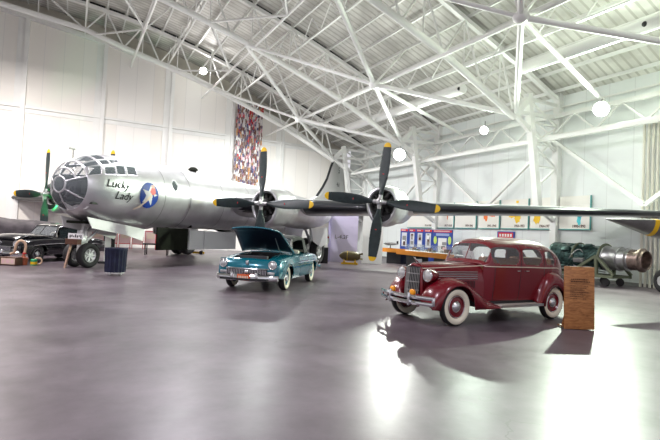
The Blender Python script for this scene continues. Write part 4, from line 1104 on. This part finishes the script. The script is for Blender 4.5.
# lilac partition with the bomb in front
t = thing('display_partition', 'lilac painted display partition with faint black numbers behind the bomb', 'partition', (15.0, 26.45, 0), R(-28))
mb = MB(); mb.box((-.1, 0, 1.55), (1.7, .08, 3.1)); mb.build('partition_panel', M_LILAC, t); mb = MB(); mb.box((-1.0, .1, 1.55), (.16, .5, 3.1)); mb.build('partition_return', mat('deep_lilac', (.5, .45, .72), .6), t)
vsx, fsx = text_geo('L-4.2F', .34); mb = MB(); mb.add([V((-.68+v.x, -.045, 1.45+v.y)) for v in vsx], fsx); mb.build('lettering', M_INK, t)
t = thing('white_partition', 'white display partition with a small dark emblem next to the lilac one', 'partition', (16.45, 25.6, 0), R(-28))
mb = MB(); mb.box((0, 0, 1.55), (1.25, .08, 3.1)); mb.build('partition_panel', M_WHITE, t); mb = MB(); mb.lathe([(0, 0), (0, .1), (.01, .1)], o=(-.1, -.05, 1.75), ax=(0, 1, 0), n=16); mb.box((-.1, -.05, 1.58), (.3, .01, .04)); mb.build('emblem', M_GREY, t)
t = thing('aerial_bomb', 'olive brown bomb lying on a yellow cradle', 'bomb', (14.35, 24.7, 0), R(-31))
mb = MB(); mb.lathe([(-.62, 0), (-.60, .06), (-.5, .17), (-.35, .25), (-.1, .28), (.25, .28), (.45, .24), (.6, .17), (.62, 0)], o=(0, 0, .48), ax=(1, 0, 0), n=28); b_ = mb.build('bomb_body', M_BOMB, t, smooth=50)
for a in range(4):
    mb = MB(); d = V((0, math.cos(PI/4+a*PI/2), math.sin(PI/4+a*PI/2))); mb.prism([(.4, .1), (.75, .15), (.75, .30), (.5, .22)], lambda p, q: V((p, 0, .48))+d*q, lambda p, q: V((p, .012, .48))+d*q); mb.build('tail_vane', M_BOMB, t)
mb = MB(); mb.path([(-.15, .285*math.cos(2*PI*k/24), .48+.285*math.sin(2*PI*k/24)) for k in range(24)], .012, 6, closed=True); mb.build('yellow_stripe', M_YEL, b_)
t2 = thing('bomb_cradle', 'yellow painted cradle carrying the bomb', 'cradle', (14.35, 24.7, 0), R(-31))
for x in (-.32, .32):
    mb = MB(); mb.box((x, 0, .13), (.12, .5, .12)); mb.beam((x, -.29, .1), (x, -.29, .3), .05); mb.beam((x, .29, .1), (x, .29, .3), .05); mb.build('saddle', M_YEL, t2)
mb = MB(); mb.box((0, -.2, .05), (.95, .1, .1)); mb.box((0, .2, .05), (.95, .1, .1)); mb.build('skid', M_YEL, t2)
t = thing('dark_stanchion', 'narrow black cabinet standing between the main wheels and the lilac partition', 'cabinet', (13.0, 25.3, 0), R(-28))
mb = MB(); mb.box((0, 0, .45), (.42, .4, .9), bev=.02); mb.build('cabinet', M_BLACK, t); mb = MB(); mb.box((0, 0, .91), (.46, .44, .03)); mb.build('top', M_GREY, t)
t = thing('red_notice', 'white notice with a red stripe on a post behind the main wheels', 'notice', (13.3, 25.9, 0), R(-28))
mb = MB(); mb.box((0, 0, 1.4), (.5, .03, .5)); p_ = mb.build('notice_board', M_WHITE, t); mb = MB(); mb.box((0, -.02, 1.5), (.44, .01, .1)); mb.build('red_stripe', M_RED, p_); mb = MB(); mb.tube((0, .03, 0), (0, .03, 1.3), .03); mb.box((0, .03, .01), (.3, .3, .02)); mb.build('post', M_WHITE, t)

# exhibit counters with orange edges
def counter(name, lab, a, b, depth, z):
    a, b = V((*a, 0)), V((*b, 0)); d = b-a; L_ = d.length; t = thing(name, lab, 'counter', (a+b)/2, math.atan2(d.y, d.x), group='orange-edged exhibit counters')
    mb = MB(); mb.box((0, depth/2, z-.03), (L_, depth, .06)); mb.build('counter_top', mat('pale_grey_top', (.55, .56, .58), .4), t)
    mb = MB(); mb.box((0, -.02, z-.10), (L_+.02, .05, .26)); mb.build('orange_edge', M_ORANGE, t)
    n = max(1, int(L_/2.4))
    for i in range(n):
        mb = MB(); mb.box((L_*((i+.5)/n-.5), depth*.5, (z-.06)/2), (1.1, depth*.75, z-.06)); mb.build('pedestal', M_BLACK, t)
    return t
ct1 = counter('exhibit_counter', 'short far exhibit counter with orange edge behind the outer propeller', (18.11, 27.48), (18.93, 25.26), 1.1, .95)
ct2 = counter('exhibit_counter', 'long exhibit counter with an orange edge behind the hood of the dark red car', (17.6, 24.6), (16.75, 18.6), 1.1, .92)
t = thing('model_aircraft', 'dark model aircraft displayed on the far counter', 'model', (18.7, 26.9, .96), R(-60))
mb = MB(); mb.lathe([(-.5, 0), (-.4, .08), (-.1, .12), (.3, .08), (.55, .02), (.55, 0)], o=(0, 0, .3), ax=(1, 0, 0), n=14); mb.build('model_body', M_GREY, t, smooth=50); mb = MB(); mb.box((-.1, 0, .3), (.25, 1.2, .03)); mb.box((.5, 0, .4), (.12, .03, .2)); mb.build('model_wing', M_BLACK, t); mb = MB(); mb.tube((0, 0, 0), (0, 0, .2), .03); mb.lathe([(0, 0), (0, .15), (.02, .15), (.02, 0)], n=16); mb.build('stand', M_BLACK, t)
for k, (x, y) in enumerate(((18.0, 23.4), (17.7, 21.6), (17.5, 20.0))):
    t = thing('display_case', ('glass display case at the far end of the long orange-edged counter', 'glass display case in the middle of the long orange-edged counter', 'glass display case at the near end of the long orange-edged counter')[k], 'display case', (x, y, .92), R(-98))
    mb = MB(); mb.box((0, 0, .03), (1.2, .6, .05)); mb.build('case_base', M_WHITE, t); mb = MB(); mb.box((0, 0, .24), (1.2, .6, .36)); mb.build('case_glass', M_CLEAR, t)
    for q, (dx, hh) in enumerate(((-.35, .12), (0, .2), (.35, .1))): mb = MB(); mb.box((dx, 0, .055+hh/2), (.2, .2, hh), bev=.01); mb.build('exhibit', (M_GREY, M_BROWN, M_BLACK)[q], t)
# display boards
a0, a1 = V((20.35, 28.1, 0)), V((21.55, 24.1, 0)); dd = a1-a0; rz_ = math.atan2(dd.y, dd.x)
fr_ = [0.0, .17, .32, .475, .64, 1.0]
for k in range(5):
    p0, p1 = a0+dd*fr_[k], a0+dd*fr_[k+1]; c_ = (p0+p1)/2; W = (p1-p0).length
    t = thing('display_board', ('blue display board of photographs under a red heading, farthest from the camera in its row', 'narrow blue display board with red heading, second of the row behind the counter', 'narrow blue display board with red heading, middle of the row behind the counter', 'blue display board with red heading, next to the wide blue one', 'wide royal blue display board with two yellow-green ovals')[k], 'display board', c_, rz_, group='display boards behind the counter')
    mb = MB(); mb.box((0, 0, 1.17), (W-.02, .06, 2.34)); mb.build('board', M_BLUE, t)
    mb = MB(); mb.box((0, -.04, 2.24), (W-.12, .02, .15)); h_ = mb.build('heading', M_RED, t)
    mb = MB(); n = int((W-.3)/.09)
    for i in range(n): mb.box((-(W-.3)/2+i*.09, -.053, 2.24), (.05, .006, .07))
    mb.build('heading_lettering', M_WHITE, h_)
    rr = random.Random(k+11)
    if k < 4:
        mb = MB(); mb.box((0, -.035, 1.6), (W-.28, .012, .95)); s_ = mb.build('print_sheet', mat('pale_print', (.62, .63, .68), .5), t)
        for q in range(5):
            mb = MB(); w_, hh = rr.uniform(.15, .3), rr.uniform(.15, .3); mb.box((rr.uniform(-.5, .5)*(W-.62), -.05, rr.uniform(1.3, 1.95)), (w_, .006+.002*q, hh)); mb.build('photograph', (M_GREY, M_BLACK, M_WHITE, M_BROWN, M_GREY)[q], s_)
    else:
        mb = MB(); mb.box((.0, -.035, 1.35), (W*.42, .012, .9)); s_ = mb.build('print_sheet', M_WHITE, t)
        mb = MB(); mb.box((0, -.035, 2.02), (W*.66, .012, .16)); mb.build('title_strip', mat('pale_blue_strip', (.3, .38, .6), .5), t)
        for q in range(4): mb = MB(); mb.box((rr.uniform(-.2, .2), -.05, rr.uniform(1.1, 1.6)), (.3, .006+.002*q, .2)); mb.build('photograph', (M_GREY, M_BLACK, M_PINK, M_GREY)[q], s_)
        for sx in (-1, 1):
            mb = MB(); mb.prism([(sx*W*.36+.12*math.cos(2*PI*j/20), 1.65+.26*math.sin(2*PI*j/20)) for j in range(20)], lambda p, q: V((p, -.045, q)), lambda p, q: V((p, -.03, q))); mb.build('oval', mat('lime_oval', (.55, .75, .15), .5), t)

# ivory map boards on the right wall
maps = [(30.2, 27.2, 'yellow', '1914-1918', [(M_YPRINT, .78, .62, .22, .5)]), (26.72, 25.15, 'thin orange', '1917-1918', [(M_ORED, .62, .5, .07, .55)]), (25.0, 23.1, 'no coloured', '1939-1941', []),
        (22.85, 21.2, 'orange', '1941-1945', [(M_ORED, .36, .42, .2, .4), (M_ORED, .7, .48, .3, .2)]), (21.0, 19.1, 'golden', '1950-1953', [(M_YPRINT, .42, .45, .3, .25), (M_YPRINT, .62, .34, .2, .45), (M_YPRINT, .6, .9, .12, .12)]),
        (18.95, 17.58, 'bright yellow', '1964-1973', [(M_YEL, .32, .32, .32, .42), (M_INK, .32, .52, .16, .08), (M_YPRINT, .4, .92, .12, .1)]), (17.1, 15.4, 'cyan', '1990-1993', [(M_CYAN, .3, .52, .22, .22), (M_CYAN, .66, .46, .34, .3), (M_CYAN, .66, .26, .13, .4)])]
for k, (ya, yb, cn, yr, blobs) in enumerate(maps):
    W = ya-yb; H = 1.68; z0 = 2.53
    t = thing('map_board', 'ivory map board with %s print on the right wall, reading %s' % (cn, yr), 'map board', (XW-.07, (ya+yb)/2, z0), R(-90), group='ivory map boards on the right wall')
    # local x runs towards the camera along the wall, local -y faces the hall
    mb = MB(); mb.box((0, -.03, H/2), (W, .06, H)); mb.build('board', M_MAP, t)
    mb = MB(); mb.box((0, -.035, -.02), (W+.08, .07, .05)); mb.box((W/2+.02, -.035, H/2), (.05, .07, H)); mb.build('board_edge', M_TEALEDGE, t)
    rr = random.Random(k)
    for m_, fx, fz, w_, h_ in blobs:
        n = 18; P = [(-W/2+fx*W+w_/2*W*(.75+.5*rr.random())*math.cos(2*PI*j/n), fz*H+h_/2*H*.75*(.7+.6*rr.random())*math.sin(2*PI*j/n)) for j in range(n)]
        mb = MB(); mb.prism(P, lambda a, b: V((a, -.062, b)), lambda a, b: V((a, -.068, b))); mb.build('map_print', m_, t)
    vsx, fsx = text_geo(yr, .19, 0, .008); mb = MB(); mb.add([V((W/2-.95*min(1, W/1.7)+v.x*.9, -.064, .08+v.y)) for v in vsx], fsx); mb.build('date_lettering', M_BROWN, t)
t = thing('small_wall_notice', 'small blue wall notice with a red heading behind the roof of the dark red car', 'notice', (XW-.03, 20.7, 1.5), R(-90))
mb = MB(); mb.box((0, -.02, .42), (1.3, .04, .86)); mb.build('board', M_BLUE, t); mb = MB(); mb.box((0, -.045, .62), (1.1, .012, .34)); mb.build('heading', M_RED, t); mb = MB()
for i in range(5): mb.box((-.4+i*.2, -.055, .62), (.12, .006, .16))
mb.build('heading_lettering', M_WHITE, t); mb = MB(); mb.box((0, -.045, .22), (.6, .01, .3)); mb.build('print_sheet', M_WHITE, t)

# jet engine on its stand
t = thing('jet_engine', 'long jet engine with green pipework and silver tail pipe by the right wall', 'engine', (20.9, 13.9, 1.2), R(-90))
# local x -> towards the camera (-Y); local y -> +X
mb = MB(); mb.lathe([(-1.95, .44), (-2.12, .54), (-2.16, .60), (-2.1, .635), (-1.95, .62), (-1.6, .55), (-1.0, .50), (-.9, .56), (-.8, .56), (-.7, .50), (.1, .52), (.42, .55), (.45, .50)], ax=(1, 0, 0), n=40); mb.build('compressor_case', M_ENGGREEN, t, smooth=40)
mb = MB(); mb.lathe([(-1.9, 0), (-1.9, .5)], ax=(1, 0, 0), n=30); mb.lathe([(-2.1, 0), (-2.0, .1), (-1.9, .16)], ax=(1, 0, 0), n=20)
for k in range(18): a = 2*PI*k/18; mb.beam((-1.93, .14*math.cos(a), .14*math.sin(a)), (-1.93, .48*math.cos(a), .48*math.sin(a)), .03, .06)
mb.build('intake_fan', M_BLACK, t)
mb = MB(); mb.lathe([(.42, .50), (.46, .56), (.5, .52), (1.0, .50), (1.05, .53), (1.09, .53), (1.12, .47), (1.36, .46), (1.38, .50), (1.44, .50), (1.46, .42), (1.55, .42)], ax=(1, 0, 0), n=40); mb.build('tail_pipe', M_STEEL, t, smooth=35)
mb = MB(); mb.lathe([(1.52, .40), (1.55, .44), (1.9, .43), (1.93, .50), (2.0, .50), (2.05, .43), (2.14, .40), (2.1, .36), (1.8, .34), (1.8, 0)], ax=(1, 0, 0), n=36); mb.build('nozzle', mat('burnt_nozzle_metal', (.26, .2, .17), .4, .8, var=.4, vscale=6), t, smooth=35)
rr = random.Random(5)
for k in range(14):
    a = rr.uniform(-.4, PI+.9); a = PI + (rr.random()-.5)*3.0; x0 = rr.uniform(-1.8, -.6); x1 = x0+rr.uniform(.6, 1.5); x1 = min(x1, .4); r_ = .57+rr.random()*.06
    pts = [(lerp(x0, x1, q), r_*math.cos(a+.5*math.sin(q*3+k)), r_*math.sin(a+.5*math.sin(q*3+k))) for q in frange(0, 1, 10)]
    mb = MB(); mb.path(pts, rr.uniform(.018, .035), 8); mb.build('pipe', M_ENGGREEN if k % 3 else M_STEEL, t, smooth=60)
for x, a, w in ((-1.2, 2.6, .4), (-.5, 3.4, .5), (-.2, 2.2, .35), (-1.3, 4.0, .35), (-.3, 4.2, .5)):
    mb = MB(); mb.box((x, .58*math.cos(a), .58*math.sin(a)), (w, .2, .2), bev=.03, M=Matrix.Rotation(a, 3, 'X')); mb.build('accessory_box', M_ENGGREEN if w < .45 else M_GREY, t, smooth=40)
for x in (-.85, .40):
    mb = MB(); mb.path([(x, .60*math.cos(q), .60*math.sin(q)) for q in frange(-.1, PI+.1, 20)], .05, 10); mb.build('hoop', M_STAND, t, smooth=60)
s_ = thing('engine_stand', 'olive steel trolley stand under the jet engine', 'stand', (20.9, 13.9, 0), R(-90))
for q in (-1, 1):
    mb = MB(); mb.beam((-2.0, q*.62, .42), (1.15, q*.62, .42), .12); mb.beam((.38, q*.66, 1.28), (-.85, q*.62, .5), .11); mb.beam((.38, q*.66, 1.28), (1.15, q*.62, .5), .11); mb.beam((.38, q*.66, 1.28), (.38, q*.62, .4), .12)
    mb.beam((-2.0, q*.62, .5), (-1.9, q*.62, 1.0), .1); mb.build('side_frame', M_STAND, s_)
for x in (-1.9, -.4, .38, 1.1):
    mb = MB(); mb.beam((x, -.62, .42), (x, .62, .42), .1); mb.build('cross_bar', M_STAND, s_)
mb = MB(); mb.box((-1.9, 0, .51), (.1, 1.0, .1)); mb.build('saddle', M_STAND, s_)
for x in (-1.7, .0, .75):
    for q in (-1, 1):
        mb = MB(); mb.lathe([(-.05, 0), (-.05, .15), (-.03, .17), (.03, .17), (.05, .15), (.05, 0)], o=(x, q*.5, .17), ax=(0, 1, 0), n=20); mb.tube((x, q*.5, .17), (x, q*.5, .4), .03); mb.build('caster', M_TYRE, s_)

# neighbouring aircraft: only a pointed wing tip and a wheel reach into the view
t = thing('neighbour_aircraft', 'tip of another aircraft wing with a yellow band at the right edge', 'aircraft', (0, 0, 0))
p0 = V((13.50, 8.76, 2.46)); dv = V((.884, -.467, 0)); nv = V((.467, .884, 0)); mbs = [MB(), MB(), MB()]
def wr_(s):
    wd = interp(s, [0, .2, .8, 1.5, 2.6, 5], [.02, .14, .32, .5, .65, .9]); hb = interp(s, [0, .5, 1.0, 1.5, 2.6, 5], [.012, .17, .34, .52, .62, .7]); ht = interp(s, [0, 1.5, 5], [.01, .07, .12])
    return [p0 + dv*s + nv*wd*math.cos(2*PI*k/24) + V((0, 0, (ht if math.sin(2*PI*k/24) > 0 else hb)*math.sin(2*PI*k/24))) for k in range(24)]
mbs[0].loft([wr_(s) for s in frange(0, 1.16, 12)]); mbs[1].loft([wr_(s) for s in (1.16, 1.27)]); mbs[2].loft([wr_(s) for s in frange(1.27, 7.0, 8)])
w_ = mbs[0].build('wing_tip', mat('grey_weathered_metal', (.20, .20, .19), .4, .5, var=.2), t, smooth=50); mbs[1].build('yellow_band', M_YEL, t, smooth=50); mbs[2].build('wing', MATS['grey_weathered_metal'], t, smooth=50)
mb = MB(); mb.lathe([(-3, 0), (-2.5, .5), (-1, .8), (2, .8), (5, .3), (6, 0)], o=(20.6, 5.0, 2.4), ax=(.3, -.95, 0), n=24); mb.build('fuselage', MATS['grey_weathered_metal'], t, smooth=50)
for (x, y) in ((20.45, 10.85), (20.4, 3.0)):
    mb = MB(); mb.lathe([(-.14, .2), (-.16, .35), (-.1, .44), (0, .46), (.1, .44), (.16, .35), (.14, .2)], o=(x, y, .46), ax=(.9, -.4, 0), n=28); mb.build('wheel', M_TYRE, t, smooth=50)
    mb = MB(); mb.tube((x, y, .46), (20.6, min(y, 6.6), 2.2), .08); mb.tube((x-.12, y+.05, .46), (x+.12, y-.05, .46), .2); mb.build('wheel_strut', M_RIM, t)

# hanging curtain of coloured strands
t = thing('paper_strand_curtain', 'tall hanging curtain of many-coloured paper strands on the left wall', 'hanging', (0, 0, 0))
pm = [mat('paper_purple', (.15, .11, .19), .6), mat('paper_red', (.55, .05, .06), .6), mat('paper_white', (.74, .71, .70), .6), mat('paper_brown', (.20, .10, .08), .6), mat('paper_orange', (.5, .25, .1), .6), mat('paper_blue', (.07, .08, .2), .6), mat('paper_pink', (.7, .4, .45), .6)]
rr = random.Random(2); 
for k in range(26):
    x = 11.4 + (k % 13)*.175 + (k//13)*.09; y = 38.9 + .22*(k//13); mb = MB(); z = 12.0 - .02*rr.random() + .018*(k % 13)
    xs_ = 0.
    while z > 5.0:
        h_ = rr.uniform(.16, .42); mb.mi = rr.choices(range(7), (4, 1.2, 6, 4.5, .8, 2.2, 2.2))[0]
        if mb.mi == 0 and rr.random() < .3 and z < 8: mb.mi = 4
        if k % 13 in (6, 7) and z > 9 and rr.random() < .5: mb.mi = 1
        dx = rr.uniform(-.05, .05); mb.box((x+dx, y+rr.uniform(-.04, .04), z-h_/2), (rr.uniform(.06, .13), .04, h_*.92), M=Matrix.Rotation(rr.uniform(-.2, .2), 3, 'Y')); z -= h_
    mb.build('paper_strand', pm, t)
mb = MB(); mb.tube((11.2, 39.0, 12.1), (13.9, 39.0, 12.3), .03); mb.tube((12.4, 39.0, 12.15), (12.4, 39.3, 12.5), .02); mb.build('hanging_rod', M_GREY, t)
# green spot lamp lighting the far outer engine
g0 = V((-2.3, 29.75, 0)); g1 = Matrix.Translation(BP.location) @ BP.rotation_euler.to_matrix().to_4x4() @ V((7.6, 9.63, 3.1))
t = thing('green_spot_lamp', 'low green spot lamp on the floor behind the black car', 'lamp', (g0.x, g0.y, 0))
mb = MB(); mb.lathe([(0, 0), (0, .2), (.04, .2), (.05, .05), (.9, .03), (.9, 0)], n=18); mb.build('lamp_stand', M_BLACK, t)
dg_ = (g1 - V((g0.x, g0.y, 1.0))).normalized()
mb = MB(); mb.lathe([(-.2, 0), (-.2, .08), (.05, .13), (.05, .12), (-.1, 0)], o=(0, 0, 1.0), ax=dg_, n=20); mb.build('lamp_housing', M_BLACK, t, smooth=40)
mb = MB(); mb.lathe([(.03, 0), (.03, .11)], o=(0, 0, 1.0), ax=dg_, n=20); mb.build('lamp_glass', mat('green_lamp_glow', (.1, 1, .4), .5, emit=(.05, 1, .3), es=8), t)
L = bpy.data.lights.new('green_light', 'SPOT'); L.energy = 700; L.color = (.01, 1, .2); L.spot_size = R(40); L.spot_blend = .5; L.shadow_soft_size = .1
go = bpy.data.objects.new('green_light', L); COL.objects.link(go); go.parent = t; go.location = V((0, 0, 1.0)) + dg_*.1; go.rotation_euler = V((0, 0, -1)).rotation_difference(dg_).to_euler()

t = thing('covered_vehicle', 'large dark covered vehicle with a humped front behind the black car', 'vehicle', (-2.4, 27.9, 0), R(-2))
mb = MB(); rings = []
for x, w, z in ((-3.6, .7, 1.5), (-3.2, .95, 1.9), (-2.4, 1.0, 2.06), (-1.6, 1.0, 2.02), (-.9, 1.0, 1.78), (-.3, 1.0, 1.68), (.8, 1.0, 1.66), (1.7, .95, 1.6), (2.1, .8, 1.4), (2.2, .6, .9)):
    rings.append([V((x+.03*math.sin(k*2.1), -w*math.copysign(abs(math.cos(PI*k/20))**.5, math.cos(PI*k/20)), .38+(z-.38)*math.sin(PI*k/20)**.45)) for k in range(21)])
mb.loft(rings); mb.build('canvas_cover', mat('dark_brown_canvas', (.05, .042, .045), .75, var=.5, vscale=3, bump=.4, bscale=4), t, smooth=60)
for x in (-2.4, 1.1):
    for y in (-.85, .85): mb = MB(); mb.lathe([(-.1, 0), (-.11, .32), (0, .4), (.11, .32), (.1, 0)], o=(x, y, .4), ax=(0, 1, 0), n=24); mb.build('wheel', M_TYRE, t, smooth=40)

# ================================================================== LIGHT
flood((21.3, 14.2, 8.05), (8, 7, 1), 'bright flood lamp on the right wall near the cream pipes', 11000, (.86, 1, .82), .36)
flood((21.3, 21.5, 8.3), (8, 14, 1), 'small bright flood lamp high on the right wall between two frames', 2200, (.84, 1, .84), .26)
flood((18.6, 26.2, 7.1), (6, 16, 1), 'largest glowing flood lamp beside the outer propeller', 4500, (.96, 1, .92), .42)
flood((8.35, 38.5, 14.0), (4, 20, 0), 'flood lamp at the top of the tall left wall', 900, (1, .97, .96), .3)
def hall_fill(x, y, z, watts, col, size=1.2):  # added fill light to brighten the hall, no fixture behind it
    L = bpy.data.lights.new('hall_fill', 'AREA'); L.energy = watts; L.color = col; L.shape = 'DISK'; L.size = size
    o = bpy.data.objects.new('hall_fill', L); COL.objects.link(o); o.location = (x, y, z)
for x, y, z, w, c_ in [(-8, 5, 13, 1800, (.95, .88, 1)), (-6, 18, 13.5, 2300, (1, .92, .98)), (-5, 30, 12.5, 2700, (1, .94, .90)), (5, -3, 12, 1000, (.93, .9, 1)), (5, 24, 11.5, 1700, (.95, .94, 1)), (12, 33, 9.8, 1500, (.95, 1, .97))]:
    hall_fill(x, y, z, w, c_)
w = bpy.data.worlds.new('world'); scn.world = w; w.use_nodes = True
w.node_tree.nodes['Background'].inputs[0].default_value = (.95, .93, 1, 1); w.node_tree.nodes['Background'].inputs[1].default_value = .8
scn.view_settings.view_transform = 'Standard'; scn.view_settings.look = 'None'; scn.view_settings.exposure = -.12; scn.view_settings.gamma = 1
